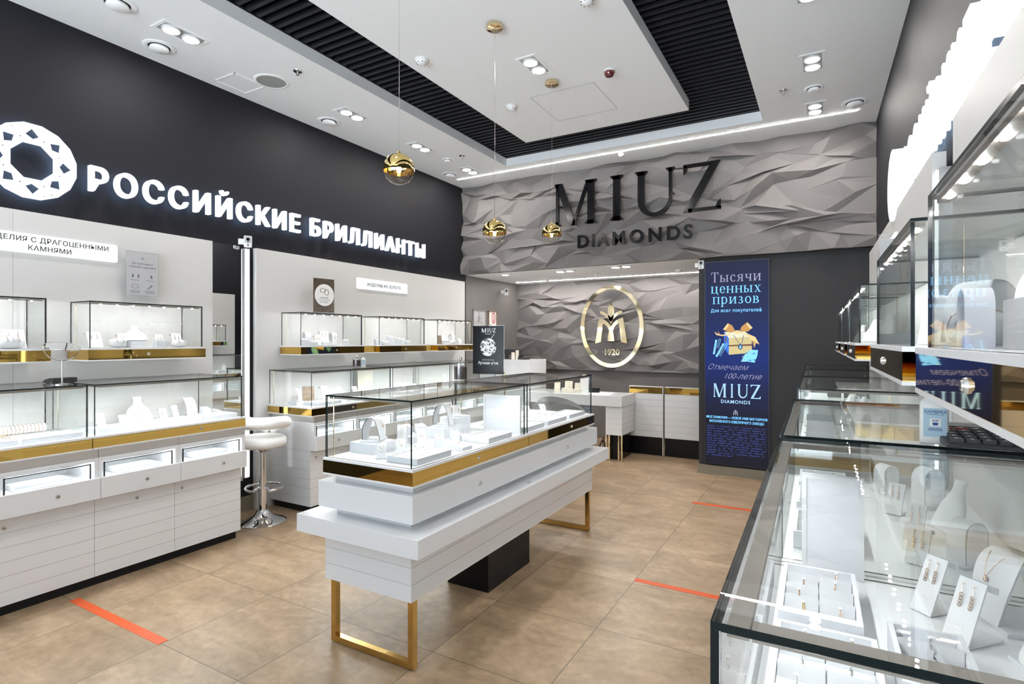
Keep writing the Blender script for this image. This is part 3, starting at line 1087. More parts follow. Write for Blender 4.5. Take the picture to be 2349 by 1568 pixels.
# pendants
def pendant(x, y, zc, label):
    t = thing('pendant_lamp', label, 'pendant lamp', (x, y, 0), 0, 'gold glass pendant lamps')
    top = ZC - 0.004
    MB().lathe([(0.0, top - 0.030), (0.052, top - 0.030), (0.055, top - 0.028), (0.055, top), (0.0, top)], n=36).build('canopy', 'gold_pale', t, smooth=True)
    R = 0.081
    pts = [(0, 0, top - 0.03), (0.002, 0, top - 0.35), (0.0, 0.002, top - 0.45), (0.003, 0, top - 0.62), (0, 0, zc + R + 0.012)]
    MB().tube(pts, 0.0011, 6).build('cord', 'steel', t)
    MB().lathe([(0.0, zc + R + 0.014), (0.006, zc + R + 0.012), (0.010, zc + R - 0.002), (0.0, zc + R - 0.004)], n=16).build('cap', 'gold', t, smooth=True)
    n = 20
    up = [(R * math.sin(PI * i / n), zc + R * math.cos(PI * i / n)) for i in range(0, n // 2 + 2)]
    up[0] = (0.0, zc + R)
    MB().lathe(up, n=48).build('mirrored_half', 'gold_globe', t, smooth=True)
    lo = [(R * math.sin(PI * i / n), zc + R * math.cos(PI * i / n)) for i in range(n // 2 + 1, n + 1)]
    lo[-1] = (0.0, zc - R)
    MB().lathe(lo, n=48).build('clear_half', 'globe_glass', t, smooth=True)
    b = MB().lathe([(0.0, zc + 0.05), (0.012, zc + 0.05), (0.012, zc + 0.022), (0.0, zc + 0.022)], n=16).build('socket', 'gold', t, smooth=True)
    MB().lathe([(0.0, zc + 0.022), (0.009, zc + 0.018), (0.013, zc + 0.003), (0.009, zc - 0.012), (0.0, zc - 0.016)], n=16).build('bulb', 'bulb_glow', b, smooth=True)
    return t


mat('gold_globe', (0.78, 0.58, 0.22), 0.03, 1.0, var=0.01)
pendant(-1.94, 2.218, 2.378, 'gold and clear globe pendant hanging in front of the dark left wall')
pendant(-1.935, 3.165, 2.212, 'lowest gold and clear globe pendant, middle one of the row')
pendant(-1.955, 4.09, 2.355, 'farthest gold and clear globe pendant beside the black letter M')

# ------------------------------------------------------------------ wall signs
def spaced_letters(parent, body, cap, x_len, y0, depth, fn, matname, bold, name='letter'):
    size = cap / 0.727
    hh = text_width('HH', size)
    adv = []
    for c in body:
        adv.append(text_width('H' + c + 'H', size) - hh if c != ' ' else size * 0.33)
    tot = sum(adv)
    k = x_len / tot
    x = 0.0
    for c, a in zip(body, adv):
        if c != ' ':
            g = (lambda px, py, pz, x=x, a=a: fn(x + a * k / 2 + px * 0.94, py + y0, pz))
            text_mb(c, size, depth, bold, 'CENTER', 1.0, g, back=1).build(name, [matname, 'sign_back'], parent)
        x += a * k


def ring_logo(parent, R, fn, depth):
    def P(r, a):
        return (r * math.cos(a), r * math.sin(a))
    sp = [[P(R, 2 * PI * i / 16 + PI / 16) for i in range(16)]]
    sp.append([P(R * 0.50, 2 * PI * i / 8 + PI / 8) for i in range(8)])
    for i in range(8):
        a = 2 * PI * (i + 0.5) / 8 + PI / 8
        sp.append([P(R * 0.585, a), P(R * 0.70, a - 0.225), P(R * 0.87, a), P(R * 0.70, a + 0.225)])
        b = 2 * PI * i / 8 + PI / 8
        sp.append([P(R * 0.60, b), P(R * 0.67, b - 0.06), P(R * 0.67, b + 0.06)])
        for s in (-1, 1):
            sp.append([P(R * 0.87, b + s * 0.10), P(R * 0.91, b + s * 0.05), P(R * 0.91, b + s * 0.15)])
    outline_mb(sp, depth, fn, back=1).build('diamond_emblem', ['sign_glow', 'sign_back'], parent)


t = thing('illuminated_sign', 'glowing white letters with diamond emblem on the dark left wall', 'sign', (0, 0, 0))
spaced_letters(t, 'РОССИЙСКИЕ БРИЛЛИАНТЫ', 0.165, 3.66, 2.508, 0.042, plane_map((XW + 0.045, 1.825, 0), '+x'), 'sign_glow', 0.0035)
ring_logo(t, 0.240, plane_map((XW + 0.035, 1.550, 2.620), '+x'), 0.02)
t = thing('illuminated_sign', 'glowing white letters with diamond emblem on the right wall', 'sign', (0, 0, 0))
f0 = plane_map((0.52 - TH * 4.0 - 0.02, 3.97, 0), '-x')
spaced_letters(t, 'РОССИЙСКИЕ БРИЛЛИАНТЫ', 0.17, 3.62, 2.375, 0.07, f0, 'sign_glow', 0.0035)
ring_logo(t, 0.225, plane_map((0.52 - TH * 4.3 - 0.02, 4.29, 2.475), '-x'), 0.07)


def plaque(label, org, facing, w, h, lines, size, bold=0.0, space=1.1):
    t = thing('light_plaque', label, 'sign', (0, 0, 0))
    fn = plane_map(org, facing)
    r = 0.012
    poly = []
    for cx, cy, a0 in ((w - r, r, -PI / 2), (w - r, h - r, 0), (r, h - r, PI / 2), (r, r, PI)):
        for i in range(5):
            a = a0 + PI / 2 * i / 4
            poly.append((cx + r * math.cos(a), cy + r * math.sin(a)))
    MB().prism(poly, 0.0, 0.012, fn).build('lit_face', 'plaque_glow', t)
    for i, (txt, cx, cyy) in enumerate(lines):
        f2 = (lambda x, y, z, cx=cx, cyy=cyy: fn(x + cx, y + cyy, z + 0.012))
        text_mb(txt, size, 0.0012, bold, 'CENTER', space, f2).build('lettering', 'ink', t)
    return t


plaque('glowing white plaque about precious stones above the first left cases', (XP, 1.247, 2.036), '+x', 0.782, 0.122, (('ИЗДЕЛИЯ С ДРАГОЦЕННЫМИ', 0.391, 0.072), ('КАМНЯМИ', 0.391, 0.020)), 0.043, 0.0005, 1.06)
plaque('glowing white plaque about gold above the second left wall cases', (XP, 4.327, 2.042), '+x', 0.813, 0.115, (('ИЗДЕЛИЯ ИЗ ЗОЛОТА', 0.42, 0.040),), 0.046, 0.0012, 1.10)
plaque('glowing white plaque on the right wall above the glass cases', (rx(4.83), 4.83, 2.040), '-x', 0.71, 0.115, (('ИЗДЕЛИЯ ИЗ СЕРЕБРА', 0.355, 0.040),), 0.052, 0.0012, 1.08)


# big black serif letters
def serif_glyphs():
    H = 1.0

    def stem(x, w, y0=0.0, y1=1.0, b=0.07, f=0.10, top=True, bot=True):
        out = [[(x - w / 2, y0), (x + w / 2, y0), (x + w / 2, y1), (x - w / 2, y1)]]
        for yy, on, s in ((y0, bot, 1), (y1, top, -1)):
            if on:
                out.append([(x - w / 2 - b, yy), (x + w / 2 + b, yy), (x + w / 2 + b, yy + s * 0.022), (x + w / 2, yy + s * f), (x - w / 2, yy + s * f), (x - w / 2 - b, yy + s * 0.022)])
        return out

    def arc(cx, cyy, rx_, ry_, a0, a1, t0, t1, n=22):
        o, i_ = [], []
        for k in range(n + 1):
            a = a0 + (a1 - a0) * k / n
            w = abs(math.cos(a))
            tx = t0 * w + t1 * (1 - w)
            o.append((cx + rx_ * math.cos(a), cyy + ry_ * math.sin(a)))
            i_.append((cx + (rx_ - tx) * math.cos(a), cyy + (ry_ - (t1 * (1 - w) + t0 * w)) * math.sin(a)))
        return [[o[k], o[k + 1], i_[k + 1], i_[k]] for k in range(n)]

    def diag(x0, y0, x1, y1, w):
        return [[(x0 - w / 2, y0), (x0 + w / 2, y0), (x1 + w / 2, y1), (x1 - w / 2, y1)]]
    g = {}
    g['M'] = (1.08, stem(0.10, 0.065, b=0.055) [:2] + [[(0.03, 1.0), (0.20, 1.0), (0.07, 0.90)]] + diag(0.14, 1.0, 0.50, 0.0, 0.165) + diag(0.50, 0.0, 0.86, 1.0, 0.075) + stem(0.925, 0.155, b=0.06, f=0.08))
    g['I'] = (0.30, stem(0.15, 0.155, b=0.062, f=0.09))
    u = stem(0.14, 0.155, 0.36, 1.0, b=0.062, f=0.09, bot=False) + stem(0.80, 0.070, 0.36, 1.0, b=0.062, f=0.09, bot=False)
    pts_o, pts_i = [], []
    for k in range(25):
        a = PI + PI * k / 24
        pts_o.append((0.449 + 0.3865 * math.cos(a), 0.36 + 0.38 * math.sin(a)))
        tw = 0.155 * (1 - k / 24) + 0.07 * k / 24
        tw = tw * abs(math.cos(a)) + 0.085 * (1 - abs(math.cos(a)))
        pts_i.append((0.449 + (0.3865 - tw) * math.cos(a), 0.36 + (0.38 - tw) * math.sin(a)))
    u += [[pts_o[k], pts_o[k + 1], pts_i[k + 1], pts_i[k]] for k in range(24)]
    g['U'] = (0.90, u)
    g['Z'] = (0.84, diag(0.13, 0.0, 0.71, 1.0, 0.175) + [[(0.05, 0.935), (0.62, 0.935), (0.62, 1.0), (0.05, 1.0)], [(0.05, 1.0), (0.05, 0.80), (0.115, 0.86), (0.14, 0.95)],
                           [(0.15, 0.0), (0.80, 0.0), (0.80, 0.065), (0.15, 0.065)], [(0.80, 0.0), (0.80, 0.21), (0.735, 0.15), (0.70, 0.05)]])
    return g, stem, arc, diag


SG, stem_, arc_, diag_ = serif_glyphs()
t = thing('wall_sign', 'large black serif letters with smaller word below on the relief wall', 'sign', (0, 0, 0))
yl = YR - 0.045
for ch, x0, x1 in (('M', -2.955, -2.395), ('I', -2.222, -2.070), ('U', -1.925, -1.475), ('Z', -1.385, -0.992)):
    w, polys = SG[ch]
    xs = [p[0] for q in polys for p in q]
    lo, hi = min(xs), max(xs)
    ys = [p[1] for q in polys for p in q]
    zl = 2.893 if ch != 'U' else 2.885
    mb = MB()
    for q in polys:
        mb.prism([(x0 + (px - lo) / (hi - lo) * (x1 - x0), zl + (py - min(ys)) / (1.0 - min(ys)) * (3.415 - zl)) for px, py in q], 0.0, 0.038, plane_map((0, yl, 0), '-y'))
    mb.build('letter', 'black_gloss', t)
hh = text_width('HH', 0.21)
adv = [text_width('H' + c + 'H', 0.21) - hh for c in 'DIAMONDS']
k = 1.40 / (sum(adv))
x = -2.672
for c, a in zip('DIAMONDS', adv):
    text_mb(c, 0.212, 0.03, 0.006, 'CENTER', 1.0, plane_map((x + a * k / 2, yl, 2.610), '-y')).build('letter', 'black_gloss', t)
    x += a * k
post = MB()
for px in (-2.9, -2.48, -2.14, -1.85, -1.52, -1.2):
    post.cyl((px, yl, 3.15), (px, YR + 0.10, 3.15), 0.008)
post.build('standoff', 'black_matte', t)

# gold oval emblem in the alcove
t = thing('wall_emblem', 'pale gold oval ring emblem with year numerals on the alcove wall', 'emblem', (0, 0, 0))
fe = plane_map((-2.775, 7.865, 1.690), '-y')
o_, i_ = [], []
for k in range(96):
    a = 2 * PI * k / 96
    o_.append((0.485 * math.cos(a), 0.605 * math.sin(a)))
    i_.append((0.425 * math.cos(a), 0.548 * math.sin(a)))
outline_mb([o_, i_], 0.03, fe).build('oval_ring', 'gold_pale', t)


def qb(p0, p1, p2, n=10):
    return [((1 - t_) ** 2 * p0[0] + 2 * t_ * (1 - t_) * p1[0] + t_ * t_ * p2[0], (1 - t_) ** 2 * p0[1] + 2 * t_ * (1 - t_) * p1[1] + t_ * t_ * p2[1]) for t_ in [k / n for k in range(n + 1)]]


def emblem_polys(s=1.0):
    leaf = qb((0, 0.03), (0.10, 0.22), (0, 0.365)) + qb((0, 0.365), (-0.10, 0.22), (0, 0.03))[1:-1]
    chev = qb((-0.165, 0.235), (-0.07, 0.21), (0, 0.13)) + qb((0, 0.13), (0.07, 0.21), (0.165, 0.235))[1:] + [(0.165, 0.19)] + qb((0.165, 0.19), (0.06, 0.15), (0, 0.055))[1:] + qb((0, 0.055), (-0.06, 0.15), (-0.165, 0.19))[1:]
    m = [(-0.185, 0.125)] + qb((-0.185, 0.125), (-0.06, 0.10), (0, -0.01))[1:] + qb((0, -0.01), (0.06, 0.10), (0.185, 0.125))[1:]
    m += [(0.245, -0.27), (0.155, -0.245), (0.125, 0.035)] + qb((0.125, 0.035), (0.06, 0.02), (0.028, -0.075))[1:] + [(0.045, -0.16), (0.05, -0.235), (-0.05, -0.235), (-0.045, -0.16), (-0.028, -0.075)] + qb((-0.028, -0.075), (-0.06, 0.02), (-0.125, 0.035))[1:] + [(-0.155, -0.245), (-0.245, -0.27)]
    return [[(x * s, y * s) for x, y in p] for p in (leaf, chev, m)]


mb = MB()
for p in emblem_polys():
    outline_mb([p], 0.03, lambda x, y, z: fe(x - 0.005, y * 0.96 + 0.01, z), mb)
mb.build('monogram', 'gold_pale', t)
text_mb('1920', 0.125, 0.02, 0.003, 'CENTER', 1.0, lambda x, y, z: fe(x + 0.0, y - 0.42, z)).build('numerals', 'gold_pale', t)
MB().cyl((-2.80, 7.865, 2.27), (-2.80, 8.0, 2.27), 0.008).cyl((-2.80, 7.865, 1.12), (-2.80, 8.0, 1.12), 0.008).cyl((-2.80, 7.865, 1.60), (-2.80, 8.0, 1.60), 0.008).build('standoff', 'steel', t)

# ------------------------------------------------------------------ big screen
scr = thing('advertising_screen', 'tall blue advertising screen on the dark back wall', 'screen', (0, 0, 0))
sx0, sx1, sz0, sz1, sy = -1.186, -0.541, 0.130, 2.350, 6.440
B(sx0 - 0.006, sx1 + 0.006, sy + 0.001, 6.484, sz0 - 0.006, sz1 + 0.006).build('casing', 'dark_plastic', scr)
B(sx0, sx1, sy - 0.001, sy + 0.001, sz0, sz1).build('display', 'screen_blue', scr)
SC = (sx0 + sx1) / 2
SW = sx1 - sx0


def sf(dz=0.0):
    """screen plane: x from the middle, y up from the floor"""
    return lambda x, y, z: (SC + x, sy - 0.0016 - dz - z, y)


def serif_word(mb, word, x0, x1, yb, xh, fn, mi=0):
    """lower-case book letters drawn from stems, bowls and diagonals on unit x-height"""
    W_, T_ = 0.17, 0.055

    def st(x, y0=0.0, y1=1.0, bl=True, tl=True):
        r = [[(x - W_ / 2, y0), (x + W_ / 2, y0), (x + W_ / 2, y1), (x - W_ / 2, y1)]]
        for yy, on, s in ((y0, bl, 1), (y1, tl, -1)):
            if on:
                r.append([(x - W_ / 2 - .11, yy), (x + W_ / 2 + .11, yy), (x + W_ / 2 + .11, yy + s * T_), (x - W_ / 2 - .11, yy + s * T_)])
        return r

    def bar(xa, xb, yy, t=T_):
        return [[(xa, yy - t / 2), (xb, yy - t / 2), (xb, yy + t / 2), (xa, yy + t / 2)]]

    def bowl(cx, cyy, rx_, ry_, a0, a1):
        return arc_(cx, cyy, rx_, ry_, a0, a1, W_, T_ + 0.01, 18)
    gl = {
        'т': (0.9, st(.45) + bar(.05, .85, .97) + [[(.05, 1.0), (.05, .74), (.09, .74), (.14, .95)], [(.85, 1.0), (.85, .74), (.81, .74), (.76, .95)]]),
        'Т': (1.15, st(.575, 0, 1.42, True, False) + bar(.05, 1.1, 1.39, .07) + [[(.05, 1.42), (.05, 1.08), (.10, 1.08), (.17, 1.36)], [(1.1, 1.42), (1.1, 1.08), (1.05, 1.08), (.98, 1.36)]]),
        'ы': (1.28, st(.18) + bowl(.42, .29, .33, .29, -PI / 2, PI / 2) + bar(.18, .45, .555) + bar(.18, .45, .03) + st(1.05)),
        'с': (0.80, bowl(.46, .5, .40, .52, 0.22 * PI, 1.78 * PI) + [[(.70, .95), (.80, .66), (.66, .72)]]),
        'я': (0.98, st(.75) + bowl(.50, .74, .36, .27, PI / 2, 1.5 * PI) + bar(.45, .75, .97) + bar(.45, .75, .50) + diag_(.14, 0.0, .46, .5, .15) + bar(.02, .28, .03)),
        'ч': (1.0, st(.78) + st(.22, .52, 1.0, False, True) + bowl(.50, .60, .36, .24, PI, 1.9 * PI)),
        'и': (1.08, st(.20) + st(.88) + diag_(.28, .06, .80, .94, .10)),
        'ц': (1.10, st(.20) + st(.84) + bar(.2, 1.06, .03) + [[(.98, .06), (1.08, .06), (1.08, -.30), (1.0, -.24)]]),
        'е': (0.86, bowl(.46, .5, .40, .52, 0.02, 1.80 * PI) + bar(.14, .84, .53)),
        'н': (1.08, st(.20) + st(.88) + bar(.2, .88, .52)),
        'х': (1.02, diag_(.22, 1.0, .80, 0.0, .18) + diag_(.20, 0.0, .78, 1.0, .07) + bar(.04, .42, .97) + bar(.62, .96, .97) + bar(.04, .40, .03) + bar(.60, 1.0, .03)),
        'п': (1.06, st(.20) + st(.86) + bar(.2, .86, .97)),
        'р': (1.02, st(.20, -.45, 1.0) + bowl(.50, .5, .42, .52, -.75 * PI, .75 * PI)),
        'з': (0.82, bowl(.36, .74, .32, .28, -.5 * PI, .75 * PI) + bowl(.38, .26, .38, .28, -.8 * PI, .5 * PI) + bar(.26, .42, .51)),
        'о': (0.96, bowl(.48, .5, .43, .52, 0, 2 * PI)),
        'в': (0.98, st(.20) + bowl(.45, .755, .32, .245, -PI / 2, PI / 2) + bowl(.48, .27, .38, .27, -PI / 2, PI / 2) + bar(.2, .48, .97) + bar(.2, .5, .53) + bar(.2, .5, .03)),
    }
    tot = sum(gl[c][0] for c in word) + 0.16 * (len(word) - 1)
    k = (x1 - x0) / tot
    x = x0
    for c in word:
        a, polys = gl[c]
        for q in polys:
            mb.prism([(x + px * k, yb + py * xh) for px, py in q], 0.0, 0.0008, fn, mi)
        x += (a + 0.16) * k


w = MB()
serif_word(w, 'Тысячи', -0.262, 0.248, 2.127, 0.076, sf())
w.build('headline', 'pix_lilac', scr)
w = MB()
serif_word(w, 'ценных', -0.262, 0.250, 2.005, 0.075, sf())
w.build('headline', 'pix_blue', scr)
w = MB()
serif_word(w, 'призов', -0.244, 0.236, 1.888, 0.075, sf())
w.build('headline', 'pix_blue', scr)
w = MB()
text_mb('Для всех покупателей', 0.050, 0.0008, 0.0006, 'CENTER', 1.12, lambda x, y, z: sf()(x * 0.86 - 0.005, y + 1.797, z), w)
w.build('headline', 'pix_blue', scr)
# gift box picture
pc = MB()
PX = lambda u: (u - 527) / 880 * 0.645      # picture coordinates on a 1025 x 1568 sheet
PZ = lambda v: 2.350 - (v - 60) / 1508 * 1.212


def poly_on(mb, pts, mi, dz):
    mb.prism([(PX(u), PZ(v)) for u, v in pts], 0.0, 0.0006, sf(dz), mi)


pm = ['pix_cream', 'pix_cream_hi', 'pix_gold', 'pix_gold_hi', 'pix_brown', 'pix_cobalt', 'pix_cyan', 'pix_navy', 'pix_blue']
poly_on(pc, [(425, 1105), (742, 1085), (742, 1200), (425, 1210)], 0, 0.0)
poly_on(pc, [(425, 1215), (742, 1205), (742, 1300), (425, 1330)], 0, 0.0)
poly_on(pc, [(360, 1020), (425, 1105), (425, 1210), (358, 1120)], 5, 0.0)
poly_on(pc, [(358, 1125), (425, 1215), (425, 1330), (358, 1235)], 5, 0.0)
poly_on(pc, [(360, 1020), (640, 1010), (742, 1085), (425, 1105)], 1, 0.0)
poly_on(pc, [(425, 1198), (742, 1182), (742, 1206), (425, 1216)], 4, 0.0008)
poly_on(pc, [(342, 985), (412, 900), (470, 930), (520, 1015), (440, 1030)], 2, 0.0008)
poly_on(pc, [(342, 985), (412, 900), (425, 935), (375, 995)], 3, 0.0016)
poly_on(pc, [(575, 1020), (600, 950), (680, 890), (752, 965), (690, 1015)], 2, 0.0008)
poly_on(pc, [(680, 890), (752, 965), (725, 985), (672, 925)], 3, 0.0016)
poly_on(pc, [(515, 1000), (575, 1000), (575, 1045), (515, 1045)], 3, 0.0016)
poly_on(pc, [(218, 1015), (270, 1045), (330, 1058), (440, 1045), (440, 1062), (330, 1075), (250, 1060)], 3, 0.0008)
poly_on(pc, [(268, 995), (300, 1050), (282, 1045)], 2, 0.0016)
poly_on(pc, [(575, 1030), (700, 1050), (790, 1090), (845, 1190), (800, 1165), (772, 1235), (748, 1140), (690, 1075)], 3, 0.0008)
poly_on(pc, [(772, 1235), (748, 1140), (790, 1150)], 2, 0.0016)
poly_on(pc, [(372, 1085), (392, 1095), (392, 1170), (378, 1150)], 4, 0.0008)
for a, b in (((495, 1065), (565, 1175)), ((630, 1065), (605, 1175))):
    poly_on(pc, [(a[0] - 4, a[1]), (a[0] + 4, a[1]), (b[0] + 4, b[1]), (b[0] - 4, b[1])], 7, 0.0016)
poly_on(pc, [(585, 1170), (612, 1200), (618, 1235), (585, 1262), (552, 1235), (558, 1200)], 7, 0.0016)
poly_on(pc, [(585, 1195), (600, 1220), (598, 1238), (585, 1246), (572, 1238), (570, 1220)], 6, 0.0022)
dm = [(595, 1420), (640, 1330), (720, 1260), (825, 1262), (815, 1340), (780, 1430), (690, 1418)]
poly_on(pc, dm, 8, 0.0022)
rr = random.Random(3)
for k in range(34):
    u, v = rr.uniform(615, 800), rr.uniform(1270, 1415)
    if u + v < 1940:
        continue
    s = rr.uniform(8, 22)
    poly_on(pc, [(u - s, v + rr.uniform(-6, 6)), (u + rr.uniform(-4, 6), v - s * .7), (u + s * .8, v + rr.uniform(-8, 8))], rr.choice((6, 7, 1, 5, 6)), 0.003)
for (u0, v0, u1, v1) in ((245, 1140, 215, 1310), (345, 1190, 255, 1345)):
    for k in range(7):
        f = k / 6
        u, v = u0 + (u1 - u0) * f, v0 + (v1 - v0) * f
        poly_on(pc, [(u + 17 * math.cos(q * PI / 4), v + 17 * math.sin(q * PI / 4)) for q in range(8)], 6 if k % 2 else 8, 0.0008)
for (u0, v0, u1, v1) in ((300, 1120, 265, 1240), (400, 1180, 295, 1345)):
    dx, dy = (u1 - u0), (v1 - v0)
    n = math.hypot(dx, dy)
    px, py = -dy / n * 14, dx / n * 14
    ring_pts = []
    mbp = [(u0 + px, v0 + py), (u1 + px, v1 + py), (u1 + px * .6, v1 + py * .6), (u0 + px * .6, v0 + py * .6)]
    poly_on(pc, mbp, 6, 0.0008)
    poly_on(pc, [(u0 - px, v0 - py), (u1 - px, v1 - py), (u1 - px * .6, v1 - py * .6), (u0 - px * .6, v0 - py * .6)], 6, 0.0008)
    poly_on(pc, [(u0 - px, v0 - py), (u0 + px, v0 + py), (u0 + px * .6, v0 + py * .6 - 6), (u0 - px * .6, v0 - py * .6 - 6)], 6, 0.0008)
pc.build('gift_picture', pm, scr)
w = MB()
text_mb('Отмечаем', 0.098, 0.0008, -0.0014, 'CENTER', 1.0, lambda x, y, z: sf()(x * 0.85 - 0.095, y * 0.9 + 1.165, z), w, shear=0.5)
w.build('script_lettering', 'pix_lilac', scr)
w = MB()
text_mb('100-летие', 0.098, 0.0008, -0.0012, 'CENTER', 1.0, lambda x, y, z: sf()(x * 0.85 + 0.055, y * 0.9 + 1.068, z), w, shear=0.5)
w.build('script_lettering', 'pix_lilac', scr)
w = MB()
for ch, x0, x1 in (('M', 205, 390), ('I', 450, 486), ('U', 545, 690), ('Z', 725, 860)):
    wd, polys = SG[ch]
    xs = [p[0] for qq in polys for p in qq]
    ys = [p[1] for qq in polys for p in qq]
    a, b = PX(x0), PX(x1)
    for qq in polys:
        w.prism([(a + (px - min(xs)) / (max(xs) - min(xs)) * (b - a), 0.862 + (py - min(ys)) / (1 - min(ys)) * 0.150) for px, py in qq], 0.0, 0.0008, sf())
text_mb('DIAMONDS', 0.052, 0.0008, 0.0008, 'CENTER', 1.15, lambda x, y, z: sf()(x - 0.008, y + 0.800, z), w)
w.build('brand_lettering', 'pix_pale', scr)
w = MB()
for p in emblem_polys(0.10):
    outline_mb([p], 0.0008, lambda x, y, z: sf()(x - 0.006, y + 0.700, z), w)
w.build('monogram', 'pix_lilac', scr)
w = MB()
text_mb('MIUZ DIAMONDS — НОВОЕ ИМЯ МАГАЗИНОВ', 0.036, 0.0008, 0.0008, 'CENTER', 1.03, lambda x, y, z: sf()(x * 0.76 - 0.0, y + 0.630, z), w)
text_mb('МОСКОВСКОГО ЮВЕЛИРНОГО ЗАВОДА', 0.036, 0.0008, 0.0008, 'CENTER', 1.03, lambda x, y, z: sf()(x * 0.76 - 0.0, y + 0.585, z), w)
w.build('caption', 'pix_blue', scr)
w = MB()
rr = random.Random(5)
for k in range(13):
    x = -0.305
    zz = 0.535 - k * 0.0265
    end = 0.30 if k < 12 else -0.02
    while x < end:
        l = min(rr.choice((0.03, 0.06, 0.09, 0.12)), end - x)
        n = max(1, int(l / 0.011))
        for q in range(n):
            h_ = rr.choice((0.010, 0.010, 0.014))
            w.prism([(x + q * 0.011, zz), (x + q * 0.011 + 0.0078, zz), (x + q * 0.011 + 0.0078, zz + h_), (x + q * 0.011, zz + h_)], 0.0, 0.0006, sf())
        x += n * 0.011 + rr.choice((0.014, 0.02, 0.03))
w.build('small_print', 'pix_dim', scr)


# ------------------------------------------------------------------ security cameras
def security_camera(loc, rz, label):
    t = thing('security_camera', label, 'camera', loc, rz)
    B(-0.075, 0.0, -0.028, -0.012, -0.025, 0.025).build('mount', 'white_plastic', t, bevel=0.004)
    MB().cyl((-0.02, -0.02, 0), (0.012, -0.03, 0), 0.010).build('joint', 'white_plastic', t)
    hd = B(-0.032, 0.032, -0.060, -0.028, -0.050, 0.050).build('body', 'white_plastic', t, bevel=0.008)
    B(-0.026, 0.026, -0.0615, -0.059, -0.012, 0.044).build('face_plate', 'grey_plastic', hd)
    MB().cyl((0, -0.060, 0.018), (0, -0.066, 0.018), 0.015, 0.013).build('lens', 'black_gloss', hd)
    MB().cyl((0, -0.060, -0.006), (0, -0.063, -0.006), 0.006).cyl((0, -0.059, -0.030), (0, -0.062, -0.030), 0.007).build('sensor', 'dark_plastic', hd)
    return t


security_camera((XW + 0.055, 3.045, 2.335), 0.55, 'small white security camera above the light strip on the left wall').rotation_euler = (0, 0, 1.0)
security_camera((-1.232, 6.50, 2.335), 0.0, 'small white security camera at the top corner of the screen wall')
security_camera((XW + 0.06, 7.45, 2.235), 0.9, 'small white security camera high on the alcove side wall')

# orange tapes on the floor
for (x0, x1, y, lab) in ((-3.76, -2.845, 1.525, 'orange floor tape reaching out from under the first left counter'),
                         (-1.04, 0.05, 3.378, 'orange floor tape nearest the right counter, the closer of two'),
                         (-1.08, 0.05, 5.247, 'orange floor tape before the blue screen, the farther of two')):
    tag(B(x0, x1, y - 0.025, y + 0.025, 0.0, 0.0012).build('floor_tape', 'orange_tape'), lab, 'tape')

# ------------------------------------------------------------------ alcove furniture
t = thing('reception_desk', 'tall white reception block in the alcove corner with a gold curve', 'desk', (0, 0, 0))
B(-4.40, -3.58, 6.78, 7.30, 0.0, 1.215).build('body', 'white', t, bevel=0.002)
cp = [(-4.12 + 0.16 * math.sin(a * PI / 20), 6.775, 0.85 + 0.32 * math.cos(a * PI / 20)) for a in range(0, 21)]
MB().tube(cp, 0.012, 8).build('gold_curve', 'gold_pale', t, smooth=True)
t = thing('consultation_desk', 'long low white desk on gold legs across the alcove', 'desk', (0, 0, 0))
B(-3.56, -2.192, 6.565, 7.115, 0.668, 0.797).build('desk_top', 'white', t, bevel=0.002)
slatted(MB(), -2.41, -2.20, 6.60, 7.10, 0.31, 0.667, 0.07).build('side_cabinet', 'white', t)
B(-2.37, -2.24, 6.66, 7.08, 0.0, 0.31).build('pedestal', 'black_gloss', t)
for xx in (-2.405, -2.365, -2.245, -2.205):
    B(xx - 0.009, xx + 0.009, 6.605, 6.625, 0.0, 0.31).build('leg', 'gold_pale', t)
t = thing('paper_folder', 'thin white folder lying on the low alcove desk', 'folder', (-2.55, 6.82, 0.797))
B(-0.15, 0.15, -0.10, 0.10, 0.0, 0.008).build('cover', 'paper_white', t)


def gate(label, x0, x1):
    t = thing('swing_gate', label, 'gate', (0, 0, 0))
    slatted(MB(), x0, x1, 7.148, 7.185, 0.233, 0.798, 0.0805).build('slatted_panel', 'white', t)
    B(x0, x1, 7.146, 7.187, 0.800, 0.880).build('gold_band', 'gold_mirror', t)
    B(x0, x1, 7.144, 7.189, 0.880, 0.891).build('top_rail', 'white', t)
    B(x0, x1, 7.150, 7.183, 0.006, 0.231).build('kick_panel', 'black_gloss', t)
    B(x1 + 0.001, x1 + 0.012, 7.144, 7.189, 0.004, 0.891).build('edge_trim', 'aluminium', t)
    return t


g1 = gate('low white gate leaf with gold band, the one hinged on the desk', -2.282, -1.845)
MB().box(-2.30, -2.283, 7.125, 7.18, 0.66, 0.78).box(-2.30, -2.283, 7.125, 7.18, 0.22, 0.36).build('hinge', 'gold_pale', g1)
gate('low white gate leaf with gold band beside the screen wall', -1.815, -1.385)
t = thing('monitor', 'black monitor on the reception block', 'monitor', (-4.1, 7.05, 1.215))
B(-0.10, 0.10, -0.06, 0.06, 0.0, 0.012).box(-0.02, 0.02, -0.01, 0.02, 0.01, 0.12).build('stand', 'dark_plastic', t)
B(-0.23, 0.23, -0.015, 0.015, 0.06, 0.14).build('bezel', 'dark_plastic', t)
t = thing('leaflet_stand', 'small white leaflet stand beside the monitor on the reception block', 'leaflet stand', (-3.88, 6.92, 1.215))
for (a, b_, h_) in ((-0.06, -0.01, 0.10), (0.0, 0.045, 0.13)):
    B(a, b_, -0.01 + b_ * .3, 0.002 + b_ * .3, 0.0, h_).build('leaflet', 'paper_cream', t)
t = thing('desk_phone', 'black desk phone on the reception block', 'phone', (-3.76, 6.95, 1.215))
B(-0.07, 0.07, -0.06, 0.06, 0.0, 0.03).build('base', 'dark_plastic', t, bevel=0.005)
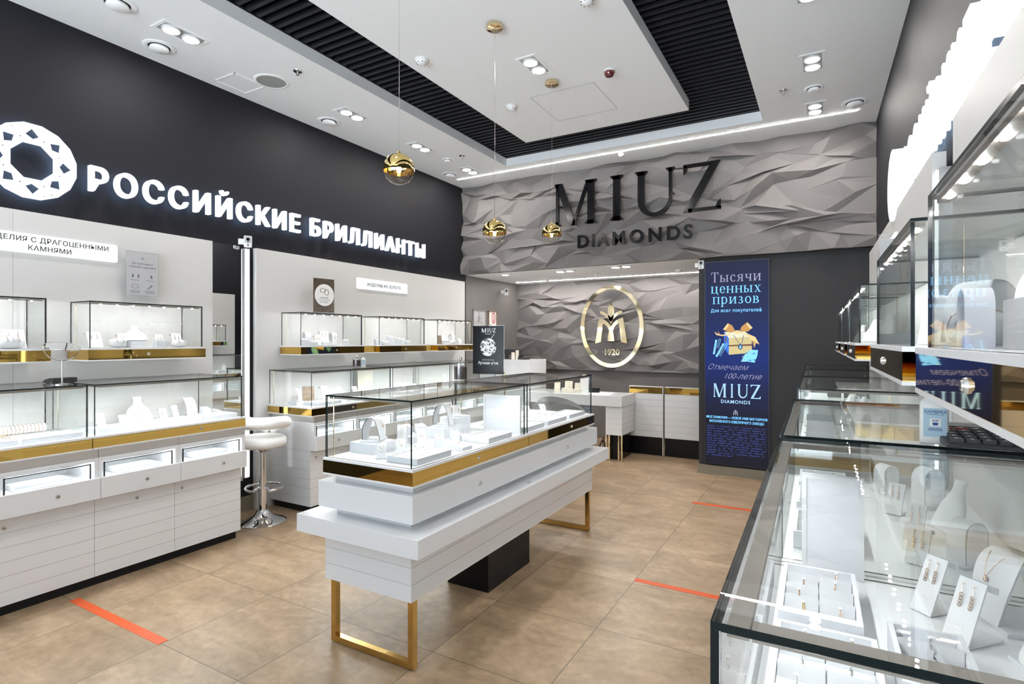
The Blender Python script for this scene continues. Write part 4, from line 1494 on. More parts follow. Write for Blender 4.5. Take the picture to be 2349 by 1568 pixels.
MB().tube([(-0.05, -0.05, 0.045), (-0.05, 0.0, 0.055), (-0.05, 0.05, 0.045)], 0.014, 8).build('handset', 'black_matte', t, smooth=True)
for (yc, lab, ring_) in ((6.79, 'grey framed certificate on the alcove side wall', False), (7.16, 'framed certificate with red oval seal on the alcove side wall', True)):
    t = thing('framed_certificate', lab, 'picture frame', (XW, yc, 1.803))
    w_, h_ = (0.165, 0.125) if not ring_ else (0.12, 0.125)
    f = MB()
    f.box(0, 0.02, -w_, -w_ + .012, -h_, h_).box(0, 0.02, w_ - .012, w_, -h_, h_).box(0, 0.02, -w_, w_, h_ - .012, h_).box(0, 0.02, -w_, w_, -h_, -h_ + .012)
    f.build('frame', 'aluminium' if not ring_ else 'brown_photo', t)
    B(0, 0.008, -w_ + .01, w_ - .01, -h_ + .01, h_ - .01).build('sheet', 'paper_grey' if not ring_ else 'paper_white', t)
    fm = lambda x, y, z: (0.008 + z, x, y)
    if ring_:
        o1 = [(0.03 + 0.055 * math.cos(2 * PI * k / 32), 0.02 + 0.085 * math.sin(2 * PI * k / 32)) for k in range(32)]
        o2 = [(0.03 + 0.040 * math.cos(2 * PI * k / 32), 0.02 + 0.064 * math.sin(2 * PI * k / 32)) for k in range(32)]
        mb = outline_mb([o1, o2], 0.001, fm)
        mb.prism([(0.02, -0.03), (0.045, -0.03), (0.04, 0.07), (0.03, 0.075)], 0, 0.001, fm)
        mb.build('seal', 'red_ink', t)
        MB().prism([(-0.09, -0.085), (-0.02, -0.085), (-0.02, -0.078), (-0.09, -0.078)], 0, 0.001, fm).build('print', 'ink_grey', t)
    else:
        mb = MB()
        for k, wl in enumerate((0.03, 0.03, 0.04, 0.09, 0.05, 0.10, 0.11)):
            zz = 0.085 - 0.026 * k
            mb.prism([(-wl, zz), (wl, zz), (wl, zz + 0.006), (-wl, zz + 0.006)], 0, 0.001, fm)
        mb.prism([(-0.035, -0.06), (-0.005, -0.045), (0.02, 0.05), (0.005, 0.045)], 0, 0.001, fm)
        mb.build('print', 'ink_grey', t)
# armchair seen through the island glass
t = thing('armchair', 'grey upholstered tub chair behind the island before the alcove desk', 'chair', (-2.50, 5.55, 0))


def tub(u, v):
    a = PI * (0.02 + 0.96 * u) + 0.0
    r = 0.30 + (0.05 if v > 0.5 else 0.0)
    vv = v * 2 if v <= 0.5 else 2 - v * 2
    top = 0.62 + 0.28 * math.sin(a) ** 0.7
    z = 0.40 + (top - 0.40) * vv
    return (r * math.cos(a), -r * math.sin(a), z)


MB().grid(tub, 24, 20).build('backrest', 'fabric_grey', t, smooth=True)
MB().lathe([(0.0, 0.36), (0.27, 0.36), (0.29, 0.40), (0.28, 0.45), (0.0, 0.47)], n=32).build('seat', 'fabric_grey', t, smooth=True)
for k in range(4):
    a = PI / 4 + k * PI / 2
    MB().cyl((0.18 * math.cos(a), 0.18 * math.sin(a), 0.37), (0.24 * math.cos(a), 0.24 * math.sin(a), 0.0), 0.014, 0.009).build('leg', 'black_matte', t)
cb = MB()
for k in range(3):
    cb.tube([(-2.62 + 0.05 * k, 6.75 + 0.03 * k, 0.005), (-2.55 + 0.03 * k, 6.72, 0.12 + .05 * k), (-2.50, 6.78, 0.25 - .03 * k), (-2.46, 6.7, 0.10 + .05 * k), (-2.44, 6.72, 0.006)], 0.006, 6)
tag(cb.build('power_cables', 'cable_black', smooth=True), 'tangled black cables on the floor beside the alcove desk legs', 'cables', kind='stuff')

# ------------------------------------------------------------------ jewellery props
def R_(d, y):
    """point in front of the right panel: d metres out, y along the room"""
    return (rx(y, d), y - TH * d)


def tray(x, y, z, w, d, label, rz=0.0, h=0.030, rows=3, cols=4, ring=None, ringlabel=None, group=None, wedge=False, rmat=None, big=1.0):
    """flat white jewellery tray; local +x is its front edge"""
    t = thing('jewelry_tray', label, 'tray', (x, y, z), rz)
    b = MB()
    e = 0.008
    b.box(-d / 2, d / 2, -w / 2, w / 2, 0.0015, h * 0.55)
    b.box(-d / 2, -d / 2 + e, -w / 2, w / 2, h * .55, h).box(d / 2 - e, d / 2, -w / 2, w / 2, h * .55, h)
    b.box(-d / 2 + e, d / 2 - e, -w / 2, -w / 2 + e, h * .55, h).box(-d / 2 + e, d / 2 - e, w / 2 - e, w / 2, h * .55, h)
    b.box(-d / 2 + .004, d / 2 - .004, -w / 2 + .004, w / 2 - .004, 0, 0.0015)
    b.build('tray_base', 'leather', t)
    xs0, ys0, xs1, ys1 = -d / 2 + e, -w / 2 + e, d / 2 - e, w / 2 - e
    c = MB()
    if wedge:
        cw = (ys1 - ys0) / cols
        rh = (xs1 - xs0) / rows
        for j in range(cols):
            for i in range(rows):
                a0, a1 = ys0 + j * cw + .001, ys0 + (j + 1) * cw - .001
                b0, b1 = xs0 + i * rh + .001, xs0 + (i + 1) * rh - .001
                z0, z1 = h * .38, h * 1.16
                c.add([(b0, a0, h * .5), (b1, a0, h * .5), (b1, a1, h * .5), (b0, a1, h * .5), (b0, a0, z1 - .002), (b1, a0, z0), (b1, a1, z0), (b0, a1, z1 - .002)],
                      [(0, 3, 2, 1), (4, 5, 6, 7), (0, 1, 5, 4), (1, 2, 6, 5), (2, 3, 7, 6), (3, 0, 4, 7)])
    else:
        rh = (xs1 - xs0) / rows
        for i in range(rows):
            pr = [(xs0 + i * rh + rh * k / 8, h * .72 + h * .22 * math.sin(PI * k / 8)) for k in range(9)]
            pr = [(xs0 + i * rh + .0003, h * .5)] + pr + [(xs0 + (i + 1) * rh - .0003, h * .5)]
            c.prism(pr, ys0 + .0005, ys1 - .0005, lambda px, py, pz: (px, pz, py))
    c.build('cushion', 'velvet', t, smooth=not wedge)
    if ring:
        cc, ss = math.cos(rz), math.sin(rz)
        for i in range(rows):
            for j in range(cols):
                if ring != 'bracelet' and rnd.random() < 0.10:
                    continue
                lx = xs0 + (i + .5) * rh + rnd.uniform(-.003, .003)
                ly = ys0 + (ys1 - ys0) * (j + .5) / cols + rnd.uniform(-.005, .005)
                o = ring_copy(ring, (x + lx * cc - ly * ss, y + lx * ss + ly * cc, z + h * (0.86 if not wedge else 0.92)), rz + rnd.uniform(-.25, .25) + (PI / 2 if wedge else 0), rmat, big)
                tag(o, ringlabel or 'small ring standing in that tray', 'ring', group)
    return t


PROTO = {}


def ring_copy(kind, loc, rz, m=None, k=1.0):
    m = m or rnd.choice(('rose_gold', 'rose_gold', 'gold', 'silver'))
    key = (kind, m)
    if key not in PROTO:
        mb = MB()
        if kind == 'ring':
            r = 0.0085
            mb.tube([(0, r * math.cos(2 * PI * i / 20), r * math.sin(2 * PI * i / 20)) for i in range(20)], 0.0010, 6, True)
            mb.lathe([(0.0, r - .001), (0.0012, r - .0005), (0.0030, r + .0022), (0.0022, r + .0034), (0.0, r + .0034)], n=8, mi=1)
        elif kind == 'studs':
            mb.tube([(0, .004 * math.cos(2 * PI * i / 14), .004 * math.sin(2 * PI * i / 14) + .002) for i in range(14)], 0.0009, 5, True)
            mb.lathe([(0.0, -.001), (0.0028, .001), (0.002, .003), (0, .003)], (0.0, 0, .005), n=8, mi=1)
        elif kind == 'bracelet':
            r = 0.026
            mb.tube([(0.002 * math.sin(i), r * math.cos(2 * PI * i / 40), 0.7 * r * math.sin(2 * PI * i / 40)) for i in range(40)], [0.0014 if i % 2 else 0.0009 for i in range(40)], 5, True)
        PROTO[key] = mb.build('ring' if kind != 'bracelet' else 'bracelet', [m, 'gem'], smooth=True)
        o = PROTO[key]
    else:
        o = PROTO[key].copy()
        COL.objects.link(o)
    o.location = loc
    o.rotation_euler = (0, 0, rz)
    o.scale = (k, k, k)
    return o


def pendant_on(parent_loc, rz, pts, label, m='rose_gold', drop=0.006, group=None):
    """fine chain with a drop, as a thing of its own"""
    t = thing('necklace', label, 'necklace', parent_loc, rz, group)
    MB().tube(pts, 0.0007, 5).build('chain', m, t, smooth=True)
    p = pts[len(pts) // 2]
    MB().lathe([(0.0, -drop), (drop * .45, -drop * .3), (drop * .3, drop * .35), (0.0, drop * .6)], (p[0], p[1], p[2] - drop * .5), 10).build('drop', 'gem' if m == 'silver' else m, t, smooth=True)
    return t


def block(x, y, z, a, b, h, label, rz=0.0, slope=0.0, name='display_block'):
    """plain or slope-topped display block: a deep, b wide"""
    t = MB().prism([(-a / 2, 0), (a / 2, 0), (a / 2, h - slope), (-a / 2, h)], -b / 2, b / 2, lambda px, py, pz: (px, -pz, py)).build(name, 'leather', bevel=0.0012)
    t.location = (x, y, z)
    t.rotation_euler = (0, 0, rz)
    return tag(t, label, 'display block')


def ramp(x, y, z, w, h, label, rz=0.0, plate=True, arch=False, jewel='drop', jl=None):
    """curved card on a small foot plate, open towards the back; arch=True bends it over like a handle"""
    t = thing('display_ramp', label, 'jewelry stand', (x, y, z), rz)
    if plate:
        B(-h * .42, h * .42, -w * .65, w * .65, 0, 0.007).build('foot_plate', 'leather', t, bevel=0.001)
    z0 = 0.007 if plate else 0.0
    if arch:
        r = h * 0.30
        prof = [(r, z0), (r, z0 + h - r)] + [(r * math.cos(a), z0 + h - r + r * math.sin(a)) for a in [PI * k / 14 for k in range(1, 14)]] + [(-r, z0 + h - r), (-r, z0)]
    else:
        prof = [(h * .34 - h * .62 * (1 - math.cos(PI / 2 * k / 12)) , z0 + h * math.sin(PI / 2 * k / 12)) for k in range(12)]
    MB().strip(prof, -w / 2, w / 2, 0.004, lambda px, py, pw: (px, pw, py)).build('card', 'velvet', t, smooth=True)
    if jl:
        c, s_ = math.cos(rz), math.sin(rz)
        fx = (h * .335 if arch else h * .20)
        if jewel == 'drop':
            if arch:
                ro = h * .30 + .009
                half = [(ro * math.cos(q), z0 + h - h * .30 + ro * math.sin(q)) for q in (PI / 2, PI / 3, PI / 6, 0.0)] + [(ro, z0 + h * .58)]
            else:
                X = lambda q: h * .34 - h * .62 * (1 - math.sqrt(max(0, 1 - q * q))) + .0075
                half = [(X(q), z0 + h * q) for q in (.95, .86, .76, .66, .58)]
            n_ = len(half)
            pts = [(a_, -w * .28 * (1 - k / n_), b_) for k, (a_, b_) in enumerate(half)] + [(half[-1][0], 0, half[-1][1] - h * .03)] + [(a_, w * .28 * (1 - k / n_), b_) for k, (a_, b_) in reversed(list(enumerate(half)))]
            pendant_on((x, y, z), rz, pts, jl)
        else:
            o = ring_copy('studs', (x + (fx + .012) * c, y + (fx + .012) * s_, z + z0 + h * .62), rz, None, 1.6)
            tag(o, jl, 'earring')
    return t


def bust(x, y, z, w, h, label, rz=0.0, nl=None, m='rose_gold'):
    """necklace bust: narrow neck widening to shoulders, leaning back"""
    t = thing('necklace_bust', label, 'jewelry bust', (x, y, z), rz)
    prof = [(0.50, 0.0), (0.52, 0.06), (0.47, 0.30), (0.40, 0.48), (0.27, 0.62), (0.17, 0.74), (0.15, 0.86), (0.17, 0.97), (0.155, 1.0)]

    def f(u, v):
        k = v * (len(prof) - 1)
        i = min(int(k), len(prof) - 2)
        q = k - i
        r = prof[i][0] * (1 - q) + prof[i + 1][0] * q
        hh_ = prof[i][1] * (1 - q) + prof[i + 1][1] * q
        a = 2 * PI * u
        dep = 0.10 + 0.10 * (1 - hh_)
        return (w * (dep * math.cos(a)) - h * 0.30 * hh_ + h * .12, w * r * math.sin(a), 0.006 + h * hh_)
    MB().grid(f, 28, 24, closed_u=True).add([f(u / 28, 1.0) for u in range(28)], [tuple(range(28))]).build('neck_and_shoulders', 'velvet', t, smooth=True)
    B(-h * .28, h * .28, -w * .50, w * .50, 0, 0.007).build('foot_plate', 'leather', t, bevel=0.001)
    if nl:
        pts = []
        for k in range(17):
            q = -1 + 2 * k / 16
            hh_ = 0.42 + 0.40 * abs(q) ** 1.6
            v = 0.0
            for i in range(len(prof) - 1):
                if prof[i][1] <= hh_ <= prof[i + 1][1]:
                    v = (i + (hh_ - prof[i][1]) / (prof[i + 1][1] - prof[i][1])) / (len(prof) - 1)
            p = f((q * 0.20) % 1.0, v)
            cx_ = -h * 0.30 * hh_ + h * .12
            d_ = Vector((p[0] - cx_, p[1])).normalized() * 0.008
            pts.append((p[0] + d_.x, p[1] + d_.y, p[2] + .001))
        pendant_on((x, y, z), rz, pts, nl, m, drop=h * .06)
    return t


def leaf_bust(x, y, z, w, h, label, rz=0.0, nl=None):
    """two curved leaf-shaped cards leaning together like a tent"""
    t = thing('necklace_stand', label, 'jewelry stand', (x, y, z), rz)
    B(-h * .42, h * .42, -w * .62, w * .62, 0, 0.008).build('foot_plate', 'leather', t, bevel=0.001)
    for s, nm in ((1, 'front_leaf'), (-1, 'back_leaf')):
        def f(u, v, s=s):
            q = math.sin(PI * (0.20 + 0.62 * v)) ** 0.8
            yy = (u - .5) * w * q * 1.05
            a = v * PI / 2
            xx = s * (h * .38 * math.cos(a) ** 0.9 * (1 - .15 * v)) + s * .004 - 0.02 * (1 - (2 * u - 1) ** 2) * s * -0.3
            return (xx, yy, 0.008 + h * math.sin(a) ** 0.95)
        g = MB()
        n, m_ = 10, 14
        g.grid(f, n, m_)
        g.grid(lambda u, v, s=s: tuple(c + dlt for c, dlt in zip(f(u, v), (-.004 * s, 0, -.001))), n, m_)
        g.build(nm, 'velvet', t, smooth=True)
    if nl:
        X = lambda v: h * .38 * max(0.0, math.cos(v * PI / 2)) ** 0.9 * (1 - .15 * v) + .0165
        Z = lambda v: 0.008 + h * math.sin(v * PI / 2) ** 0.95
        vs = (.80, .70, .60, .50, .44)
        pts = [(X(v), -w * .20 * (1 - k / 5), Z(v)) for k, v in enumerate(vs)] + [(X(.42), 0, Z(.42))] + [(X(v), w * .20 * (1 - k / 5), Z(v)) for k, v in reversed(list(enumerate(vs)))]
        pendant_on((x, y, z), rz, pts, nl, 'rose_gold', .009)
    return t


def easel(x, y, z, w, h, label, rz=0.0, jl=None, tilt=0.42):
    """folded earring card: leaning front, turned-over top, flat foot"""
    t = thing('earring_stand', label, 'jewelry stand', (x, y, z), rz)
    sx = h * math.sin(tilt)
    prof = [(-h * .45, 0.003), (h * .30, 0.003), (h * .30 - sx, h * math.cos(tilt)), (h * .30 - sx - h * .22, h * math.cos(tilt) - h * .09), (h * .30 - sx - h * .20, h * math.cos(tilt) - h * .17)]
    MB().strip(prof, -w / 2, w / 2, 0.005, lambda px, py, pw: (px, pw, py)).build('card', 'velvet', t)
    B(h * .30 - sx * .25 + .0025, h * .30 - sx * .25 + .0035, -w * .16, w * .16, h * .16, h * .26).build('price_slot', 'paper_white', t)
    if jl:
        p = thing('earrings', jl, 'earrings', (x, y, z), rz)
        for k in (-1, 1):
            zt = h * math.cos(tilt) * .90
            xt = h * .30 - sx * .90 + .004
            e = MB()
            e.tube([(xt - .004, k * w * .2, zt), (xt + .004, k * w * .2, zt + .006), (xt + .008, k * w * .2, zt - .002), (xt + .009, k * w * .2, zt - .012)], 0.0008, 5)
            for q in range(4):
                e.tube([(xt + .010 + .002 * q, k * w * .2 + .003 * math.cos(2 * PI * i / 10), zt - .015 - .006 * q + .003 * math.sin(2 * PI * i / 10)) for i in range(10)], 0.0008, 5, True)
            e.build('earring', 'rose_gold', p, smooth=True)
    return t


def pillow(x, y, z, w, d, h, label, rz=0.0, bl=None, n=2):
    def f(u, v):
        a, b_ = 2 * PI * u, PI * (v - .5)
        sg = lambda q, e: math.copysign(abs(q) ** e, q)
        return (d / 2 * sg(math.cos(b_), .7) * sg(math.cos(a), .6), w / 2 * sg(math.cos(b_), .7) * sg(math.sin(a), .6), h / 2 * (1 + sg(math.sin(b_), .9)))
    o = MB().grid(f, 28, 16, closed_u=True).build('bracelet_pillow', 'velvet', smooth=True)
    o.location = (x, y, z)
    o.rotation_euler = (0, 0, rz)
    tag(o, label, 'bracelet pillow')
    if bl:
        for k in range(n):
            yy = w * .30 * (k - (n - 1) / 2) / max(1, n - 1) * 1.4 if n > 1 else 0
            c, s_ = math.cos(rz), math.sin(rz)
            b = MB()
            b.tube([((d * .5 + .003) * math.copysign(abs(math.cos(PI * i / 16)) ** .7, math.cos(PI * i / 16)), yy + .003 * math.sin(i), h * .5 + (h * .5 + .003) * math.sin(PI * i / 16) ** .9) for i in range(17)], [0.0016 if i % 2 else 0.0011 for i in range(17)], 5)
            q = b.build('bracelet', 'silver' if k % 2 else 'rose_gold', smooth=True)
            q.location = (x, y, z)
            q.rotation_euler = (0, 0, rz)
            tag(q, bl, 'bracelet', 'bracelets: ' + bl)
    return o


def roll(x, y, z, L, r, label, bl, n=10, rz=0.0):
    t = thing('bracelet_roll', label, 'jewelry stand', (x, y, z), rz)
    MB().lathe([(0, -L / 2), (r, -L / 2), (r, L / 2), (0, L / 2)], (0, 0, r + .018), 24, axis='Y').build('roll', 'velvet', t, smooth=True)
    B(-r * .9, r * .9, -L * .4, L * .4, 0, 0.02).build('foot_plate', 'leather', t)
    for k in range(n):
        yy = -L * .42 + L * .84 * k / (n - 1)
        b = MB().tube([((r + .002) * math.cos(2 * PI * i / 20), yy + .003 * math.sin(3 * i), r + .018 + (r + .002) * math.sin(2 * PI * i / 20)) for i in range(20)], 0.0014, 5, True).build('bracelet', rnd.choice(('rose_gold', 'gold')), smooth=True)
        b.location = (x, y, z)
        b.rotation_euler = (0, 0, rz)
        tag(b, bl, 'bracelet', 'bracelets: ' + bl)
    return t


def card(x, y, z, w, h, label, rz, m='brown_photo', tilt=0.12):
    o = MB().prism([(0, 0), (0.004, 0), (0.004 - h * tilt, h), (-h * tilt, h)], -w / 2, w / 2, lambda px, py, pz: (px, -pz, py)).build('picture_card', m)
    o.location = (x, y, z)
    o.rotation_euler = (0, 0, rz)
    return tag(o, label, 'picture card')


# island, near showcase (floor 0.9205)
zi = 0.9206
tray(-1.700, 2.095, zi, 0.262, 0.180, 'white ring tray at the near right corner of the island showcase', rows=3, cols=5, ring='ring', ringlabel='ring in the white tray at the near right corner of the island', group='rings in the near corner tray')
tray(-1.695, 2.700, zi, 0.255, 0.170, 'white ring tray beside the joint of the two island showcases', rows=3, cols=5, ring='ring', ringlabel='ring in the white tray beside the joint of the island showcases', group='rings in the tray by the joint')
block(-2.030, 2.125, zi, 0.165, 0.165, 0.052, 'low square white plinth in the near left corner of the island showcase')
leaf_bust(-2.035, 2.135, zi + .052, 0.115, 0.115, 'white tent-shaped necklace stand on the near left island plinth', 0.40, 'fine necklace with a drop on the tent-shaped stand nearest the camera')
ramp(-1.865, 2.010, zi, 0.042, 0.062, 'small curved white stand in front of the near island plinth', -0.9, jl='gold drop necklace on the small curved stand before the near plinth')
ramp(-1.985, 2.300, zi, 0.050, 0.105, 'tall white arch stand behind the near island plinth', -1.0, arch=True, jl='necklace hanging on the tall white arch behind the near plinth')
ramp(-1.880, 2.165, zi, 0.045, 0.060, 'small curved white stand left of the corner ring tray', -0.8, jl='drop necklace on the curved stand left of the corner ring tray')
block(-2.020, 2.430, zi, 0.090, 0.150, 0.040, 'low white plinth behind the arch stand in the island showcase')
block(-2.040, 2.395, zi + .040, 0.045, 0.055, 0.058, 'white block with a gold brooch on the low island plinth, nearer one', -0.4, 0.012)
block(-2.000, 2.470, zi + .040, 0.045, 0.055, 0.055, 'white block with dark sloping top on the low island plinth, farther one', -0.4, 0.012)
tag(ring_copy('studs', (-2.040, 2.395, zi + .103), 0.4, 'rose_gold', 1.8), 'gold brooch on the nearer white block of the low plinth', 'brooch')
tag(ring_copy('studs', (-2.000, 2.470, zi + .100), 0.4, 'silver', 1.6), 'silver brooch on the farther white block of the low plinth', 'brooch')
ramp(-1.890, 2.335, zi, 0.048, 0.085, 'curved white earring stand in the middle of the island showcase', -0.7, jewel='studs', jl='gold hoops on the curved stand in the middle of the island')
block(-1.790, 2.365, zi, 0.042, 0.042, 0.062, 'small white ring block in front of the curved earring stand', -0.5, 0.014)
tag(ring_copy('ring', (-1.790, 2.365, zi + .058), 0.4, 'rose_gold', 1.3), 'single ring on the small block before the curved earring stand', 'ring')
block(-1.668, 2.375, zi, 0.105, 0.085, 0.040, 'low sloping white block between the two island ring trays', 0.0, 0.020)
tag(ring_copy('studs', (-1.668, 2.375, zi + .032), 0.2, 'gold', 2.0), 'gold brooch on the low sloping block between the island trays', 'brooch')
block(-1.975, 2.655, zi, 0.130, 0.170, 0.060, 'square white plinth in the middle of the island showcase')
leaf_bust(-1.985, 2.660, zi + .060, 0.105, 0.125, 'white tent-shaped necklace stand on the middle island plinth', 0.35, 'fine necklace on the tent-shaped stand in the middle of the island')
block(-1.825, 2.555, zi, 0.040, 0.045, 0.060, 'tall ring block in front of the middle island plinth', -0.5, 0.012)
block(-1.785, 2.590, zi, 0.036, 0.045, 0.040, 'short ring block in front of the middle island plinth', -0.5, 0.012)
tag(ring_copy('ring', (-1.825, 2.555, zi + .058), 0.3, 'silver', 1.2), 'silver ring on the tall block before the middle plinth', 'ring')
tag(ring_copy('ring', (-1.785, 2.590, zi + .038), 0.3, 'silver', 1.2), 'silver ring on the short block before the middle plinth', 'ring')
block(-2.02, 2.835, zi, 0.12, 0.16, 0.095, 'tall white box in the far end of the near island showcase')
easel(-2.01, 2.83, zi + .095, 0.05, 0.075, 'white earring card on the tall box in the island showcase', -0.6, 'earrings on the card upon the tall white island box')
t = thing('divider_board', 'upright white framed board closing the end of the near island case', 'board', (-1.735, 2.925, zi))
B(-0.125, 0.125, -0.004, 0.004, 0, 0.225).build('board', 'leather', t)
MB().box(-0.13, -0.118, -0.007, 0.007, 0, 0.232).box(0.118, 0.13, -0.007, 0.007, 0, 0.232).box(-0.118, 0.118, -0.007, 0.007, 0.220, 0.232).build('frame', 'white_matte', t)
# island, far showcase
tray(-1.695, 3.135, zi, 0.255, 0.165, 'white earring tray at the near end of the far island showcase', rows=3, cols=5, ring='studs', ringlabel='stud earring in the tray at the near end of the far island case', group='studs in the first far tray')
tray(-1.695, 3.465, zi, 0.300, 0.165, 'white ring tray in the middle of the far island showcase', rows=3, cols=6, ring='studs', ringlabel='stud earring in the middle tray of the far island case', group='studs in the middle far tray', rmat='silver')
tray(-1.695, 3.815, zi, 0.290, 0.165, 'white tray at the alcove end of the far island showcase', rows=3, cols=6, ring='studs', ringlabel='stud earring in the tray at the alcove end of the island', group='studs in the last far tray')
ramp(-1.95, 3.14, zi, 0.06, 0.16, 'tall white arch stand at the near end of the far island case', -0.5, arch=True, jl='necklace on the tall arch in the far island case')
ramp(-1.99, 3.36, zi, 0.05, 0.10, 'curved white stand behind the middle tray of the far island case', -0.6, jl='necklace on the curved stand behind the middle far tray')
ramp(-1.94, 3.62, zi, 0.05, 0.075, 'curved white stand beside the alcove-end tray', -0.6, jewel='studs', jl='earring on the curved stand beside the alcove-end tray')
ramp(-1.92, 3.84, zi, 0.05, 0.065, 'small curved white stand behind the alcove-end tray', -0.6, jewel='studs', jl='earring on the small curved stand behind the alcove-end tray')
block(-1.88, 3.27, zi, 0.04, 0.045, 0.045, 'small white ring block behind the first far island tray', -0.4, 0.012)
tag(ring_copy('ring', (-1.88, 3.27, zi + .043), 0.3, 'silver', 1.2), 'silver ring on the small block behind the first far tray', 'ring')

# left counter, stool-end showcase (floor 0.9124)
zl_ = 0.9126
tray(-3.955, 1.835, zl_, 0.275, 0.175, 'white ring tray under the joint of the first left showcases', rows=3, cols=5, ring='studs', ringlabel='earring in the tray nearest the joint of the left showcases', group='earrings in the left joint tray')
tray(-3.955, 2.160, zl_, 0.275, 0.175, 'white ring tray in the middle of the stool-end left showcase', rows=3, cols=6, ring='studs', ringlabel='earring in the middle tray of the stool-end showcase', group='earrings in the middle left tray')
tray(-3.955, 2.475, zl_, 0.270, 0.175, 'white ring tray at the stool end of the left showcase', rows=3, cols=6, ring='ring', ringlabel='ring in the tray at the stool end of the left showcase', group='rings in the stool end tray')
bust(-4.235, 2.10, zl_, 0.17, 0.17, 'large white necklace bust in the stool-end left showcase', -0.1, 'necklace with small gold drops on the large left bust')
easel(-4.23, 1.86, zl_, 0.05, 0.095, 'white earring card beside the first tray of the stool-end showcase', 0, 'earrings on the card beside the first left tray')
easel(-4.20, 1.98, zl_, 0.045, 0.070, 'short white earring card beside the large left bust', 0, 'earrings on the short card beside the large left bust')
easel(-4.20, 2.245, zl_, 0.05, 0.085, 'white earring card on the stool side of the large left bust', 0, 'earrings on the card on the stool side of the left bust')
easel(-4.18, 2.32, zl_, 0.04, 0.105, 'tall white card with long chain earrings in the stool-end showcase', 0, 'long chain earrings on the tall left card')
ramp(-4.24, 2.46, zl_, 0.075, 0.13, 'tall curved white card on round foot at the stool-end showcase', 0, jl='necklace on the tall curved card at the stool end')
block(-4.20, 2.565, zl_, 0.06, 0.06, 0.06, 'small white block at the stool end of the left showcase', 0, 0.02)
# left counter, first showcase
tray(-3.945, 1.462, zl_, 0.285, 0.180, 'white ring tray in the left-edge showcase in front of the bracelet roll', rows=2, cols=5, ring='studs', ringlabel='earring in the tray before the bracelet roll', group='earrings before the bracelet roll')
tray(-3.965, 1.165, zl_, 0.270, 0.22, 'white tray of gold chains at the left picture edge', rows=4, cols=9, ring='bracelet', ringlabel='gold bracelet lying in the tray at the left picture edge', group='bracelets in the left edge tray', rmat='gold')
roll(-4.155, 1.42, zl_, 0.22, 0.028, 'white bracelet roll in the left-edge showcase', 'thin gold bracelet on the white roll in the left-edge showcase', 11)
# lit windows, left counters
for (yc, w, nm) in ((1.42, 0.26, 'third'), (1.92, 0.25, 'second'), (2.41, 0.24, 'first')):
    tray(XP + 0.445, yc, 0.6556, w, 0.15, 'white tray in the %s lit cabinet window counted from the bar stool' % nm, h=0.028, rows=2, cols=6, ring='studs', rmat='silver', ringlabel='silver charm in the tray of the %s lit window from the stool' % nm, group='charms in the %s lit window' % nm)
for k in range(4):
    nm = ('stool-end', 'second', 'third', 'fourth')[k]
    tray(XP + 0.445, 3.272 + .503 * k + .24, 0.6556, 0.30, 0.15, 'white tray in the %s lit window of the second left counter' % nm, h=0.028, rows=2, cols=6)
# second left counter
tray(-3.95, 3.50, zl_, 0.26, 0.19, 'white ring tray at the stool end of the second left counter', rows=3, cols=4, ring='studs', ringlabel='earring in the tray at the stool end of the second left counter', group='earrings in the second counter tray')
tray(-3.96, 3.84, zl_, 0.27, 0.19, 'white tray next to the ring tray on the second left counter', rows=3, cols=4)
block(-4.12, 3.36, zl_, 0.12, 0.11, 0.03, 'flat white plinth at the stool end of the second left counter')
ramp(-4.12, 3.36, zl_ + .03, 0.035, 0.105, 'slim white T-shaped stand on the flat plinth beside the stool', 0, jl='chain on the slim stand beside the stool')
card(-4.16, 3.52, zl_, 0.11, 0.15, 'small brown portrait picture card inside the second left counter', -0.3)
easel(-4.16, 3.70, zl_, 0.07, 0.15, 'tall white pendant card inside the second left counter', -0.2, 'earrings on the tall pendant card of the second left counter')
ramp(-4.13, 3.86, zl_, 0.05, 0.11, 'curved white stand right of the tall pendant card', -0.2, jl='necklace on the curved stand beside the tall pendant card')
easel(-4.14, 4.07, zl_, 0.05, 0.12, 'white earring card near the first joint of the second left counter', -0.2, 'earrings near the first joint of the second left counter')
card(-4.32, 4.40, zl_, 0.22, 0.27, 'large pale pink card inside the middle showcase of the second counter', 0, 'paper_cream', 0.0)
for k in range(4):
    ramp(-4.1, 4.55 + .2 * k, zl_, 0.05, 0.07 + .02 * (k % 2), 'white curved stand in the middle showcase, %s from its stool end' % ('first', 'second', 'third', 'fourth')[k], -0.2)
tray(-3.96, 4.62, zl_, 0.30, 0.18, 'white tray in the middle showcase of the second left counter', rows=3, cols=5)
tray(-3.96, 5.06, zl_, 0.30, 0.18, 'white tray at the alcove side of the middle showcase', rows=3, cols=5)
bust(-4.1, 5.55, zl_, 0.13, 0.15, 'white bust in the showcase nearest the alcove')
tray(-3.96, 5.7, zl_, 0.30, 0.18, 'white tray in the showcase nearest the alcove', rows=3, cols=5)

